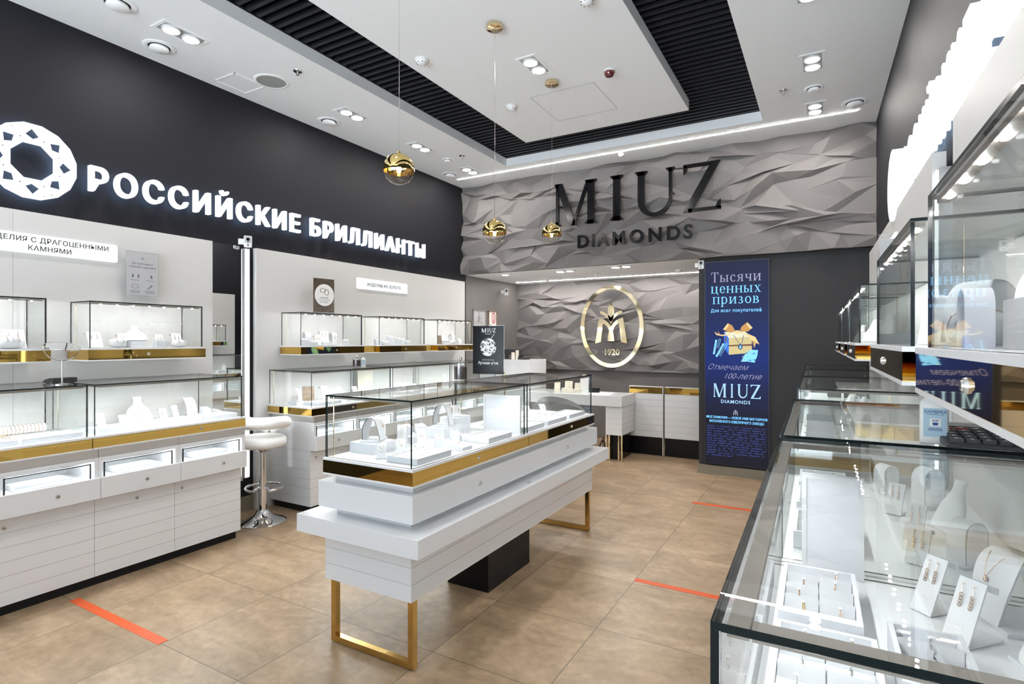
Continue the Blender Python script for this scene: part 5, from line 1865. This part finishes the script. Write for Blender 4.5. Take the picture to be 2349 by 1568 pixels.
# left wall cases (floor 1.4377)
zw = 1.4378
xw = XP + 0.13
ex = xw + 0.01
easel(ex - .02, 1.835, zw, 0.085, 0.115, 'white necklace card at the near end of the case below the health notice', 0, 'necklace on the white card below the health notice')
pillow(ex + .03, 1.955, zw, 0.10, 0.075, 0.065, 'white bracelet pillow in the case below the health notice, nearer one', 0, 'thin bracelet on the nearer pillow below the health notice')
block(ex, 2.085, zw, 0.09, 0.11, 0.045, 'white block under the bust below the health notice')
bust(ex - .01, 2.085, zw + .045, 0.15, 0.10, 'white necklace bust on a block below the health notice', 0, 'fine necklace on the bust below the health notice')
easel(ex - .03, 2.01, zw, 0.05, 0.105, 'small white earring card between pillow and bust below the health notice', 0, 'earrings between pillow and bust below the health notice')
easel(ex - .01, 2.245, zw, 0.05, 0.100, 'slim white earring card past the bust below the health notice', 0, 'earrings past the bust below the health notice')
block(ex + .04, 2.22, zw, 0.05, 0.06, 0.05, 'small white box past the bust below the health notice')
pillow(ex + .03, 2.365, zw, 0.09, 0.075, 0.055, 'white bracelet pillow at the stool end below the health notice', 0, 'thin bracelet on the farther pillow below the health notice')
easel(ex - .04, 2.385, zw, 0.07, 0.11, 'white pendant card behind the farther pillow', 0, 'earrings on the card behind the farther pillow')
pillow(ex + .03, 1.385, zw, 0.13, 0.08, 0.075, 'large white bracelet pillow in the wall case at the left edge', 0, 'sparkling bracelet on the pillow at the left edge', 3)
easel(ex - .04, 1.42, zw, 0.11, 0.125, 'white necklace card behind the pillow in the left-edge wall case', 0, 'necklace chains on the card in the left-edge wall case')
block(ex + .02, 3.505, zw, 0.055, 0.06, 0.065, 'white block at the stool end of the wall case under the ring poster', -0.3, 0.01)
block(ex + .05, 3.60, zw, 0.05, 0.055, 0.045, 'lower white block in the wall case under the ring poster', -0.3, 0.01)
ramp(ex - .02, 3.575, zw, 0.055, 0.12, 'white arch card behind the lower block under the ring poster', -0.3, arch=True)
easel(ex, 3.685, zw, 0.055, 0.105, 'white earring card left of the tall card under the ring poster', -0.3, 'earrings left of the tall card under the ring poster')
block(ex, 3.775, zw, 0.07, 0.12, 0.030, 'flat white block in the middle of the case under the ring poster')
easel(ex - .01, 3.77, zw + .03, 0.08, 0.115, 'tall white pendant card on the flat block under the ring poster', -0.3, 'earrings on the tall card under the ring poster')
ramp(ex - .01, 3.885, zw, 0.05, 0.115, 'white arch stand right of the tall card under the ring poster', -0.3, arch=True, jl='necklace on the arch stand under the ring poster')
block(ex + .03, 4.015, zw, 0.05, 0.05, 0.06, 'white ring block at the far end of the case under the ring poster', -0.3, 0.012)
for k, (yy, h_, b_) in enumerate(((4.50, .07, .05), (4.60, .045, .07), (4.705, .105, .06), (4.80, .085, .055), (4.905, .075, .05), (4.97, .05, .05))):
    nm = ('first', 'second', 'third', 'fourth', 'fifth', 'sixth')[k]
    block(ex + (.02 if k % 2 else -.01), yy, zw, 0.05, b_, h_, 'white ring block in the middle wall case, %s from the stool end' % nm, -0.3, 0.014)
    tag(ring_copy('ring', (ex + (.02 if k % 2 else -.01), yy, zw + h_ - .004), 0.2, None, 1.3), 'ring on the %s white block of the middle wall case' % nm, 'ring')
card(ex + .05, 5.54, zw, 0.07, 0.11, 'small floral picture card in the wall case nearest the alcove', -0.2, 'brown_photo')
block(ex, 5.70, zw, 0.09, 0.13, 0.035, 'flat white block in the wall case nearest the alcove')
bust(ex - .01, 5.70, zw + .035, 0.14, 0.09, 'white bust on a flat block in the wall case nearest the alcove', -0.2, 'necklace on the bust in the wall case nearest the alcove')
pillow(ex + .04, 5.835, zw, 0.08, 0.06, 0.05, 'white pillow in the wall case nearest the alcove', -0.2, 'bracelet on the pillow in the wall case nearest the alcove')
ramp(ex - .03, 5.90, zw, 0.05, 0.12, 'white arch stand in the wall case nearest the alcove', -0.2, arch=True)
ramp(ex + .02, 6.0, zw, 0.05, 0.065, 'small curved stand at the far end of the alcove-side wall case', -0.2)

# right counter, nearest showcase (floor 0.944)
zr = 0.9442


def rp(d, y):
    p = R_(d, y)
    return p[0], p[1]


x, y = rp(0.438, 1.265)
tray(x, y, zr, 0.135, 0.25, 'grey-white velvet ring tray with eight slanted pads in the near right showcase', rz=PI / 2 + TH, h=0.048, rows=4, cols=2, ring='ring', wedge=True, ringlabel='ring on a slanted pad of the eight-pad velvet tray', group='rings in the eight-pad tray', big=1.15)
x, y = rp(0.430, 0.955)
tray(x, y, zr, 0.150, 0.30, 'velvet ring tray nearest the camera, under the front glass edge', rz=PI / 2 + TH, h=0.048, rows=4, cols=2, ring='ring', wedge=True, ringlabel='ring on a slanted pad of the tray nearest the camera', group='rings in the nearest tray', big=1.3)
x, y = rp(0.280, 1.090)
tray(x, y, zr, 0.105, 0.20, 'narrow velvet bracelet tray with three pads in the near right showcase', rz=PI / 2 + TH, h=0.048, rows=3, cols=1, wedge=True)
tag(MB().tube([(0.002 * math.sin(i * 2), 0.085 * (i / 14 - .5), 0.052 + .003 * math.sin(i)) for i in range(15)], [0.0022 if i % 2 else 0.0014 for i in range(15)], 6).build('bracelet', 'silver', smooth=True), 'silver bracelet lying across the narrow three-pad tray', 'bracelet').location = (x, y, zr)
FACE = PI + 0.35
x, y = rp(0.235, 1.395)
easel(x, y, zr, 0.042, 0.115, 'white earring stand behind the bracelet tray, the farther of the pair', FACE + .45, 'twisted gold earrings on the farther stand of the right pair')
x, y = rp(0.200, 1.285)
easel(x, y, zr, 0.046, 0.118, 'white earring stand behind the bracelet tray, the nearer of the pair', FACE + .45, 'twisted gold earrings on the nearer stand of the right pair')
x, y = rp(0.105, 1.405)
leaf_bust(x, y, zr, 0.10, 0.13, 'white leaf-shaped bust at the back of the near right showcase', FACE, 'necklace on the leaf-shaped bust in the near right showcase')
x, y = rp(0.095, 1.20)
bust(x, y, zr, 0.13, 0.15, 'large white bust at the right picture edge', FACE, 'pearl-drop necklace on the bust at the right picture edge', 'silver')
x, y = rp(0.41, 1.485)
t = thing('divider_board', 'upright white framed board at the far end of the near right showcase', 'board', (x, y, zr), TH)
B(-0.055, 0.055, -0.004, 0.004, 0, 0.225).build('board', 'leather', t)
MB().box(-0.062, -0.052, -0.007, 0.007, 0, 0.232).box(0.052, 0.062, -0.007, 0.007, 0, 0.232).box(-0.052, 0.052, -0.007, 0.007, 0.220, 0.232).build('frame', 'white_matte', t)
# right counter, second showcase and beyond
for k, (d, yy) in enumerate(((0.42, 1.75), (0.42, 2.05), (0.42, 2.33))):
    x, y = rp(d, yy)
    nm = ('nearest', 'middle', 'farthest')[k]
    tray(x, y, zr, 0.15, 0.22, 'velvet tray under the sanitizer-bottle showcase front, %s of three' % nm, rz=PI / 2 + TH, h=0.045, rows=3, cols=2, ring='ring', wedge=True, ringlabel='ring in the %s front tray of the sanitizer-bottle showcase' % nm, group='rings in the %s bottle showcase tray' % nm)
for k, (d, yy, h_) in enumerate(((0.22, 1.68, .09), (0.12, 1.72, .10), (0.20, 1.88, .10), (0.10, 2.0, .14), (0.22, 2.12, .10), (0.12, 2.25, .12), (0.22, 2.40, .09))):
    x, y = rp(d, yy)
    nm = ('first', 'second', 'third', 'fourth', 'fifth', 'sixth', 'seventh')[k]
    lb = 'stand in the sanitizer-bottle showcase, %s from its near end' % nm
    if k in (0, 2, 4):
        easel(x, y, zr, 0.045, h_, 'white earring ' + lb, FACE + .8, 'earrings on the %s stand of the sanitizer-bottle showcase' % nm)
    elif k == 3:
        bust(x, y, zr, 0.12, h_, 'white necklace bust ' + lb, FACE)
    else:
        ramp(x, y, zr, 0.05, h_, 'white arch ' + lb, FACE + .3, arch=True)
for k, (y0, nm) in enumerate(((3.15, 'mirror-gap'), (4.25, 'second-last'), (5.25, 'screen-end'))):
    for j in range(3):
        x, y = rp(0.42, y0 + .12 + .27 * j)
        tray(x, y, zr, 0.15, 0.22, 'velvet tray in the %s right showcase, %s of three' % (nm, ('nearest', 'middle', 'farthest')[j]), rz=PI / 2 + TH, h=0.045, rows=3, cols=2, wedge=True)
    x, y = rp(0.17, y0 + .25)
    bust(x, y, zr, 0.13, 0.15, 'white bust in the %s right showcase' % nm, FACE)
    x, y = rp(0.19, y0 + .55)
    ramp(x, y, zr, 0.05, 0.13, 'white arch stand in the %s right showcase' % nm, FACE, arch=True)
# right wall cases (floor 1.475)
zv = 1.4752
for (d, yy, kind, a, lb) in (
        (0.15, 0.62, 'block', (.10, .11, .10), 'white block nearest the camera in the right-edge wall case'),
        (0.17, 0.84, 'block', (.09, .12, .085), 'white block before the big strap in the right-edge wall case'),
        (0.10, 0.80, 'arch', (.055, .17), 'big white strap arch holding bracelets in the right-edge wall case'),
        (0.15, 1.02, 'block', (.10, .12, .08), 'white sloping block in the middle of the right-edge wall case'),
        (0.068, 1.03, 'arch', (.045, .145), 'white strap arch behind the sloping block in the right-edge case'),
        (0.10, 1.17, 'leaf', (.09, .13), 'white tent stand at the far end of the right-edge wall case'),
        (0.205, 1.215, 'arch', (.04, .10), 'small strap arch at the far end of the right-edge wall case'),
        (0.13, 1.56, 'pillow', (.13, .09, .075), 'white bracelet pillow in the second right wall case'),
        (0.09, 1.735, 'leaf', (.10, .15), 'white tent stand in the second right wall case'),
        (0.16, 1.90, 'easel', (.05, .12), 'steel-edged earring stand in the second right wall case'),
        (0.12, 1.98, 'arch', (.05, .14), 'white strap arch in the second right wall case'),
        (0.12, 2.12, 'block', (.09, .10, .04), 'flat block at the far end of the second right wall case'),
        (0.12, 3.20, 'block', (.12, .14, .05), 'white block in the third right wall case'),
        (0.12, 3.45, 'bust', (.16, .14), 'white bust in the third right wall case'),
        (0.12, 3.65, 'arch', (.05, .12), 'white strap arch in the third right wall case'),
        (0.12, 4.25, 'bust', (.16, .14), 'white bust in the fourth right wall case'),
        (0.12, 4.55, 'pillow', (.12, .09, .07), 'white pillow in the fourth right wall case'),
        (0.12, 5.30, 'bust', (.14, .13), 'white bust in the last right wall case')):
    x, y = rp(d, yy)
    z = zv
    if kind == 'block':
        block(x, y, z, *a, lb, PI + TH, 0.008)
    elif kind == 'arch':
        ramp(x, y, z, *a, lb, PI / 2 + PI, arch=True, plate=False)
    elif kind == 'leaf':
        leaf_bust(x, y, z, *a, lb, FACE + .3)
    elif kind == 'pillow':
        pillow(x, y, z, *a, lb, FACE, 'sparkling bracelet on the ' + lb.replace('white ', ''), 3)
    elif kind == 'easel':
        easel(x, y, z, *a, lb, FACE + .8)
    else:
        bust(x, y, z, *a, lb, FACE)
for (d, yy, zz, lb) in ((0.130, 0.90, 0.125, 'sparkling silver bracelet wrapped on the big strap arch'), (0.072, 1.08, 0.09, 'silver bracelet on the strap behind the sloping block')):
    x, y = rp(d, yy)
    b = MB().tube([(0.030 * math.cos(2 * PI * i / 28), 0.026 * math.sin(2 * PI * i / 28), .006 * math.sin(2 * PI * i / 14)) for i in range(28)], [0.0028 if i % 2 else 0.0018 for i in range(28)], 6, True).build('bracelet', 'silver', smooth=True)
    b.location = (x, y, zv + zz)
    b.rotation_euler = (0.3, 0.5, 0)
    tag(b, lb, 'bracelet')

# ------------------------------------------------------------------ things on the counters
def calculator(loc, rz, label, w=0.16, d=0.20, big_keys=True):
    t = thing('calculator', label, 'calculator', loc, rz)
    MB().prism([(0, 0.004), (d, 0.004), (d, 0.036), (d * .66, 0.030), (0, 0.014)], -w / 2, w / 2, lambda px, py, pz: (px, -pz, py)).build('body', 'dark_plastic', t, bevel=0.003)
    MB().prism([(d * .74, 0.034), (d * .96, 0.0375), (d * .96, 0.0365), (d * .74, 0.0325)], -w * .42, w * .42, lambda px, py, pz: (px, -pz, py)).build('display', 'grey_plastic', t)
    MB().box(0.01, 0.03, -w * .4, -w * .3, 0, 0.005).box(0.01, 0.03, w * .3, w * .4, 0, 0.005).box(d - .03, d - .01, -w * .4, w * .4, 0, 0.006).build('foot', 'black_matte', t)
    cols, rows_ = 5, 5
    for i in range(rows_):
        for j in range(cols):
            x0 = d * .05 + d * .60 * i / rows_
            x1 = x0 + d * .60 / rows_ * .72
            y0 = -w * .46 + w * .92 * j / cols
            y1 = y0 + w * .92 / cols * .80
            zz = 0.014 + 0.016 * (x0 / (d * .66))
            k = MB()
            k.box(x0, x1, y0, y1, zz, zz + 0.0075)
            k.build('key', 'key_red' if (i == rows_ - 1 and j > 2) else 'key_plastic', t)
            kb = MB().box(x0 + .004, x1 - .004, (y0 + y1) / 2 - .003, (y0 + y1) / 2 + .003, zz + .0075, zz + .0079)
            kb.build('key_legend', 'ink_white', t)
    return t


calculator((0.298, 1.52, 1.2522), PI / 2 + 0.05, 'large black calculator on the near right showcase beside the bottle', 0.15, 0.19)
calculator((-4.20, 1.60, 1.2227), PI * 0.02, 'black calculator on the first left showcase beside the round mirror', 0.13, 0.12)


def bottle(loc, label, h=0.120, w=0.054, rz=0.0, text=True):
    t = thing('sanitizer_bottle', label, 'bottle', loc, rz)
    r = w / 2

    def f(u, v):
        prof = [(0.0, 0.0), (0.85, 0.0), (0.98, 0.02), (1.0, 0.05), (1.0, 0.74), (0.93, 0.80), (0.70, 0.86), (0.42, 0.895), (0.36, 0.91)]
        k = v * (len(prof) - 1)
        i = min(int(k), len(prof) - 2)
        q = k - i
        rr_ = prof[i][0] * (1 - q) + prof[i + 1][0] * q
        hh_ = prof[i][1] * (1 - q) + prof[i + 1][1] * q
        a = 2 * PI * u
        return (r * rr_ * math.copysign(abs(math.cos(a)) ** .7, math.cos(a)), r * .62 * rr_ * math.copysign(abs(math.sin(a)) ** .7, math.sin(a)), h * hh_)
    MB().grid(f, 32, 40, closed_u=True).build('body', 'bottle_plastic', t, smooth=True)
    MB().lathe([(0, h * .90), (r * .42, h * .90), (r * .42, h * .985), (r * .36, h), (0, h)], n=20).build('cap', 'white_plastic', t, smooth=True)
    yl_ = -r * .62 - .0004
    lab = B(-r * .80, r * .80, yl_ - .0003, -r * .60, h * .14, h * .68).build('label', 'label_blue', t)
    if text:
        fm = lambda x_, y_, z_: (x_, yl_ - .0004 - z_, y_)
        mb = text_mb('АЖИВИКА', h * .082, 0.0002, h * .0012, 'CENTER', 1, lambda x_, y_, z_: fm(x_ * .82, y_ + h * .585, z_))
        mb.prism([(-r * .6, h * .56), (r * .6, h * .56), (r * .6, h * .567), (-r * .6, h * .567)], 0, .0002, fm)
        for k, ww in enumerate((.45, .5, .5)):
            mb.prism([(-r * ww, h * (.30 - .02 * k)), (r * ww, h * (.30 - .02 * k)), (r * ww, h * (.308 - .02 * k)), (-r * ww, h * (.308 - .02 * k))], 0, .0002, fm)
        mb.build('lettering', 'ink_blue', lab)
        mb = MB().prism([(-r * .38, h * .34), (r * .38, h * .34), (r * .38, h * .49), (-r * .38, h * .49)], 0.0, .0002, fm)
        mb.build('pictogram_field', 'paper_white', lab)
        mb = MB()
        for k in range(4):
            mb.prism([(-r * .2 + k * r * .11, h * .43), (-r * .14 + k * r * .11, h * .43), (-r * .13 + k * r * .12, h * .47), (-r * .18 + k * r * .12, h * .47)], .0002, .0004, fm)
        mb.prism([(-r * .16, h * .36), (r * .16, h * .36), (r * .22, h * .40), (r * .1, h * .415), (-r * .2, h * .41)], .0002, .0004, fm)
        mb.build('hand_pictogram', 'ink_blue', lab)
    return t


x, y = rp(0.205, 1.59)
bottle((x, y, 1.2522), 'white hand sanitizer bottle with blue label on the right showcase', rz=0.0)
bottle((-4.05, 4.10, 1.2227), 'small sanitizer bottle with blue label on the second left counter', 0.10, 0.045, 0.6, text=False)


def coffee_jar(loc, label, r=0.045, h=0.115, fill='coffee'):
    t = thing('glass_jar', label, 'jar', loc)
    MB().lathe([(0.0, 0.001), (r, 0.001), (r * 1.03, 0.01), (r, h), (r * .96, h), (r * .97, 0.012), (0.0, 0.010)], n=32).build('glass_body', 'acrylic', t, smooth=True)
    MB().lathe([(0.0, 0.012), (r * .93, 0.012), (r * .93, h * .80), (r * .5, h * .86), (0.0, h * .84)], n=28).build('coffee_beans', fill, t, smooth=True)
    MB().lathe([(0.0, h), (r * 1.02, h), (r * 1.02, h * 1.06), (r * .4, h * 1.10), (0.0, h * 1.10)], n=28).build('lid', 'acrylic', t, smooth=True)
    MB().lathe([(0.0, h * 1.10), (r * .16, h * 1.11), (r * .30, h * 1.22), (r * .18, h * 1.34), (0.0, h * 1.36)], n=20).build('knob', 'chrome', t, smooth=True)
    return t


coffee_jar((-2.085, 2.985, 1.2224), 'clear jar of dark coffee beans on the island beside the black poster')
coffee_jar((-4.02, 3.98, 1.2227), 'small clear jar of coffee beans on the second left counter', 0.040, 0.085)

# round mirror on a stand
t = thing('table_mirror', 'round tilted mirror on a thin stand between the first left cases', 'mirror', (-4.0, 1.56, 1.2227))
MB().lathe([(0, 0), (0.055, 0), (0.055, 0.004), (0.02, 0.010), (0.0, 0.010)], n=28).build('base', 'chrome', t, smooth=True)
MB().cyl((0, 0, 0.008), (0, 0, 0.145), 0.004).build('stem', 'steel', t)
f = MB()
M_ = Matrix.Rotation(-1.12, 4, 'Y') @ Matrix.Identity(4)
R2 = 0.088


def mt(p):
    q = Matrix.Rotation(-1.30, 4, 'Y') @ Vector(p)
    return (q.x, q.y, q.z + 0.228)


f.tube([mt((0, R2 * math.cos(2 * PI * i / 40), R2 * math.sin(2 * PI * i / 40))) for i in range(40)], 0.0035, 8, True)
f.build('rim', 'chrome', t, smooth=True)
f = MB()
f.add([mt((0.002, R2 * math.cos(2 * PI * i / 40), R2 * math.sin(2 * PI * i / 40))) for i in range(40)], [tuple(range(40))])
f.add([mt((-0.002, R2 * math.cos(2 * PI * i / 40), R2 * math.sin(2 * PI * i / 40))) for i in range(40)], [tuple(range(39, -1, -1))])
f.build('mirror_face', 'mirror_glass', t)
f = MB().tube([(0.0, 0.092 * math.cos(PI + PI * i / 20), 0.228 + 0.085 * math.sin(PI + PI * i / 20)) for i in range(21)], 0.0028, 8)
f.build('yoke', 'chrome', t, smooth=True)

# poster stand on the island
t = thing('poster_stand', 'clear stand with black diamond poster on the island', 'poster stand', (-1.895, 3.02, 1.2224), 0.12)
fb = lambda x_, y_, z_: (x_, -z_, y_)
bs = MB()
bs.prism([(-0.045, 0.0), (0.045, 0.0), (0.030, 0.048), (-0.030, 0.048)], -0.11, 0.11, lambda px, py, pz: (pz, px, py))
bs.build('base', 'acrylic', t)
B(-0.112, 0.112, 0.0005, 0.0045, 0.048, 0.362).build('clear_sleeve', 'acrylic', t)
ps = B(-0.108, 0.108, -0.0018, 0.0003, 0.050, 0.358).build('poster', 'poster_black', t) if 'poster_black' in MATS else B(-0.108, 0.108, -0.0018, 0.0003, 0.050, 0.358).build('poster', 'black_gloss', t)
fp = lambda x_, y_, z_: (x_, -0.0019 - z_, y_)
mb = MB()
for ch, x0, x1 in (('M', -0.046, -0.012), ('I', -0.004, 0.003), ('U', 0.010, 0.030), ('Z', 0.035, 0.053)):
    wd, polys = SG[ch]
    xs = [p[0] for qq in polys for p in qq]
    ys = [p[1] for qq in polys for p in qq]
    for qq in polys:
        mb.prism([(x0 + (px - min(xs)) / (max(xs) - min(xs)) * (x1 - x0), 0.316 + (py - min(ys)) / (1 - min(ys)) * 0.026) for px, py in qq], 0.0, 0.0004, fp)
text_mb('DIAMONDS', 0.008, 0.0003, 0.0, 'CENTER', 1.1, lambda a, b, c: fp(a, b + 0.304, c), mb)
text_mb('БРИЛЛИАНТЫ', 0.010, 0.0003, 0.0, 'CENTER', 1.25, lambda a, b, c: fp(a, b + 0.136, c), mb)
text_mb('Лучшая цена', 0.024, 0.0003, 0.0004, 'CENTER', 0.98, lambda a, b, c: fp(a * .95, b + 0.112, c), mb)
mb.build('lettering', 'ink_white', ps)
mb = MB()
rr = random.Random(9)
N_ = 16
rad = [(0.058, 0.0), (0.044, 0.5), (0.030, 0.0), (0.013, 0.5)]
ringp = [[(r * math.cos(2 * PI * (i + o) / N_), 0.222 + r * math.sin(2 * PI * (i + o) / N_)) for i in range(N_)] for r, o in rad]
for a, b in zip(ringp, ringp[1:]):
    for i in range(N_):
        for tri in ((a[i], a[(i + 1) % N_], b[i]), (b[i], a[(i + 1) % N_], b[(i + 1) % N_])):
            mb.prism(list(tri), 0.0, 0.0004, fp, rr.choice((0, 0, 1, 2, 3)))
mb.prism(ringp[-1], 0.0, 0.0004, fp, 0)
mb.prism([(0.020, 0.279), (0.026, 0.277), (0.046, 0.306), (0.042, 0.309)], 0.0, 0.0004, fp, 1)
mb.build('diamond_picture', ['ink_white', 'paper_grey', 'ink', 'ink_grey'], ps)

# notice and posters standing on the wall cases
t = thing('acrylic_notice', 'grey acrylic notice about health standing on the first left wall case', 'notice', (XP + 0.06, 2.167, 1.7430), 0)
B(-0.03, 0.10, -0.105, 0.105, 0.0, 0.004).build('foot', 'acrylic', t)
B(-0.003, 0.003, -0.112, 0.112, 0.004, 0.385).build('clear_sleeve', 'acrylic', t)
sh = B(0.0032, 0.0042, -0.107, 0.107, 0.070, 0.372).build('sheet', 'paper_grey', t)
fn_ = lambda x_, y_, z_: (0.0043 + z_, x_, y_)
mb = MB()
text_mb('Мы заботимся', 0.020, 0.0003, 0.0002, 'CENTER', 1.02, lambda a, b, c: fn_(a, b + 0.290, c), mb)
text_mb('о Вашем здоровье', 0.020, 0.0003, 0.0002, 'CENTER', 1.02, lambda a, b, c: fn_(a, b + 0.266, c), mb)
for p in emblem_polys(0.03):
    outline_mb([p], 0.0003, lambda a, b, c: fn_(a, b + 0.334, c), mb)
mb.build('lettering', 'ink_grey', sh)
mb = MB()
for cx in (-0.05, 0.05):
    for k in range(3):
        mb.prism([(cx - .032, 0.085 + .008 * k), (cx + .032, 0.085 + .008 * k), (cx + .032, 0.0875 + .008 * k), (cx - .032, 0.0875 + .008 * k)], 0, .0003, fn_)
    mb.prism([(cx - .028, 0.176), (cx + .028, 0.176), (cx + .028, 0.179), (cx - .028, 0.179)], 0, .0003, fn_)
mb.build('small_print', 'ink_grey', sh)
mb = MB()
oval = [(-0.05 + 0.024 * math.cos(2 * PI * i / 24), 0.132 + 0.015 * math.sin(2 * PI * i / 24)) for i in range(24)]
oval2 = [(-0.05 + 0.021 * math.cos(2 * PI * i / 24), 0.132 + 0.012 * math.sin(2 * PI * i / 24)) for i in range(24)]
outline_mb([oval, oval2], 0.0003, fn_, mb)
mb.build('mask_picture', 'ink_grey', sh)
mb = MB()
mb.prism([(0.032, 0.118), (0.040, 0.115), (0.068, 0.142), (0.062, 0.150)], 0, .0003, fn_)
mb.build('hand_picture', 'ink_grey', sh)
for px_ in (-0.065, -0.028, 0.06):
    MB().prism([(px_ - .006, 0.195), (px_ + .006, 0.195), (px_ + .006, 0.212), (px_, 0.222), (px_ - .006, 0.212)], 0, .0003, fn_).build('figure_picture', 'ink_grey', sh)
t = thing('poster_card', 'small brown poster with white disc and rings standing on a wall case', 'poster', (XP + 0.17, 3.735, 1.7430), -0.15)
sh = B(-0.002, 0.002, -0.112, 0.112, 0.012, 0.335).build('sheet', 'brown_photo', t)
MB().box(-0.03, 0.05, -0.09, 0.09, 0.0, 0.003).box(0.002, 0.004, -0.115, 0.115, 0.0, 0.337).build('clear_holder', 'acrylic', t)
fq = lambda x_, y_, z_: (0.0042 + z_, x_, y_)
MB().prism([(0.105 * math.cos(2 * PI * i / 40) + .004, 0.178 + 0.105 * math.sin(2 * PI * i / 40)) for i in range(40)], 0, 0.0004, fq).build('white_disc', 'paper_white', sh)
mb = MB()
for cx, cz, ra, rb in ((-0.015, 0.222, .032, .024), (0.028, 0.205, .024, .030)):
    o1 = [(cx + ra * math.cos(2 * PI * i / 28), cz + rb * math.sin(2 * PI * i / 28)) for i in range(28)]
    o2 = [(cx + ra * .72 * math.cos(2 * PI * i / 28), cz + rb * .72 * math.sin(2 * PI * i / 28)) for i in range(28)]
    outline_mb([o1, o2], 0.0003, lambda a, b, c: fq(a, b, c + .0005), mb)
mb.build('ring_picture', 'steel', sh)
mb = MB()
text_mb('ОБМЕНЯЙ', 0.017, 0.0003, 0.0002, 'CENTER', 1.05, lambda a, b, c: fq(a, b + 0.145, c + .0005), mb)
text_mb('СТАРОЕ УКРАШЕНИЕ', 0.0125, 0.0003, 0.0, 'CENTER', 1.0, lambda a, b, c: fq(a, b + 0.126, c + .0005), mb)
text_mb('НА НОВОЕ!', 0.017, 0.0003, 0.0002, 'CENTER', 1.05, lambda a, b, c: fq(a, b + 0.104, c + .0005), mb)
mb.build('lettering', 'ink_grey', sh)
x, y = rp(0.10, 3.52)
t = thing('acrylic_notice', 'clear stand with a paper slip on the third right wall case', 'notice', (x, y, 1.7505), PI / 2 * 0 + 0.0)
B(-0.05, 0.05, -0.03, 0.03, 0.0, 0.004).build('foot', 'acrylic', t)
B(-0.05, 0.05, -0.003, 0.003, 0.004, 0.30).build('clear_sleeve', 'acrylic', t)
B(-0.044, 0.044, -0.0045, -0.0032, 0.02, 0.27).build('sheet', 'paper_grey', t)
x, y = rp(0.12, 1.02)
t = thing('acrylic_notice', 'clear tilted acrylic stand on top of the nearest right wall case', 'notice', (x, y, 1.7505), TH)
B(-0.06, 0.06, -0.08, 0.08, 0.0, 0.005).build('foot', 'acrylic', t)
MB().prism([(0.0, 0.005), (0.006, 0.005), (-0.04, 0.20), (-0.046, 0.20)], -0.08, 0.08, lambda px, py, pz: (px, pz, py)).build('clear_sleeve', 'acrylic', t)
# on the alcove desk: cream jewellery boxes and a black box
for k, (dx, dy, a, h_) in enumerate(((0.0, 0.0, .11, .05), (0.14, .03, .09, .045), (-.15, .02, .08, .05), (0.10, -.10, .07, .04))):
    t = thing('jewelry_box', 'cream jewelry box on the alcove desk, %s' % ('the middle one', 'the one near the tall paper', 'the one next to the reception block', 'the front one')[k], 'box', (-3.05 + dx, 6.85 + dy, 0.797), 0.2 * k)
    B(-a / 2, a / 2, -a / 2, a / 2, 0, h_).build('box_body', 'paper_cream', t, bevel=.003)
    MB().prism([(a / 2, h_), (a / 2 + .015, h_ + a * .8), (a / 2 + .025, h_ + a * .8), (a / 2 + .012, h_ - .002)], -a / 2, a / 2, lambda px, py, pz: (pz, px, py)).build('lid', 'paper_cream', t)
tag(card(-2.82, 6.90, 0.797, 0.12, 0.20, 'tall white paper card standing on the alcove desk', -PI / 2, 'paper_white', 0.1), 'tall white paper card standing on the alcove desk', 'paper')
t = thing('jewelry_box', 'small black box on the alcove desk beside the tall paper', 'box', (-2.66, 6.86, 0.797))
B(-.06, .06, -.04, .04, 0, .05).build('box_body', 'black_matte', t, bevel=.002)
B(-.062, .062, -.042, .042, .05, .062).build('lid', 'black_gloss', t)
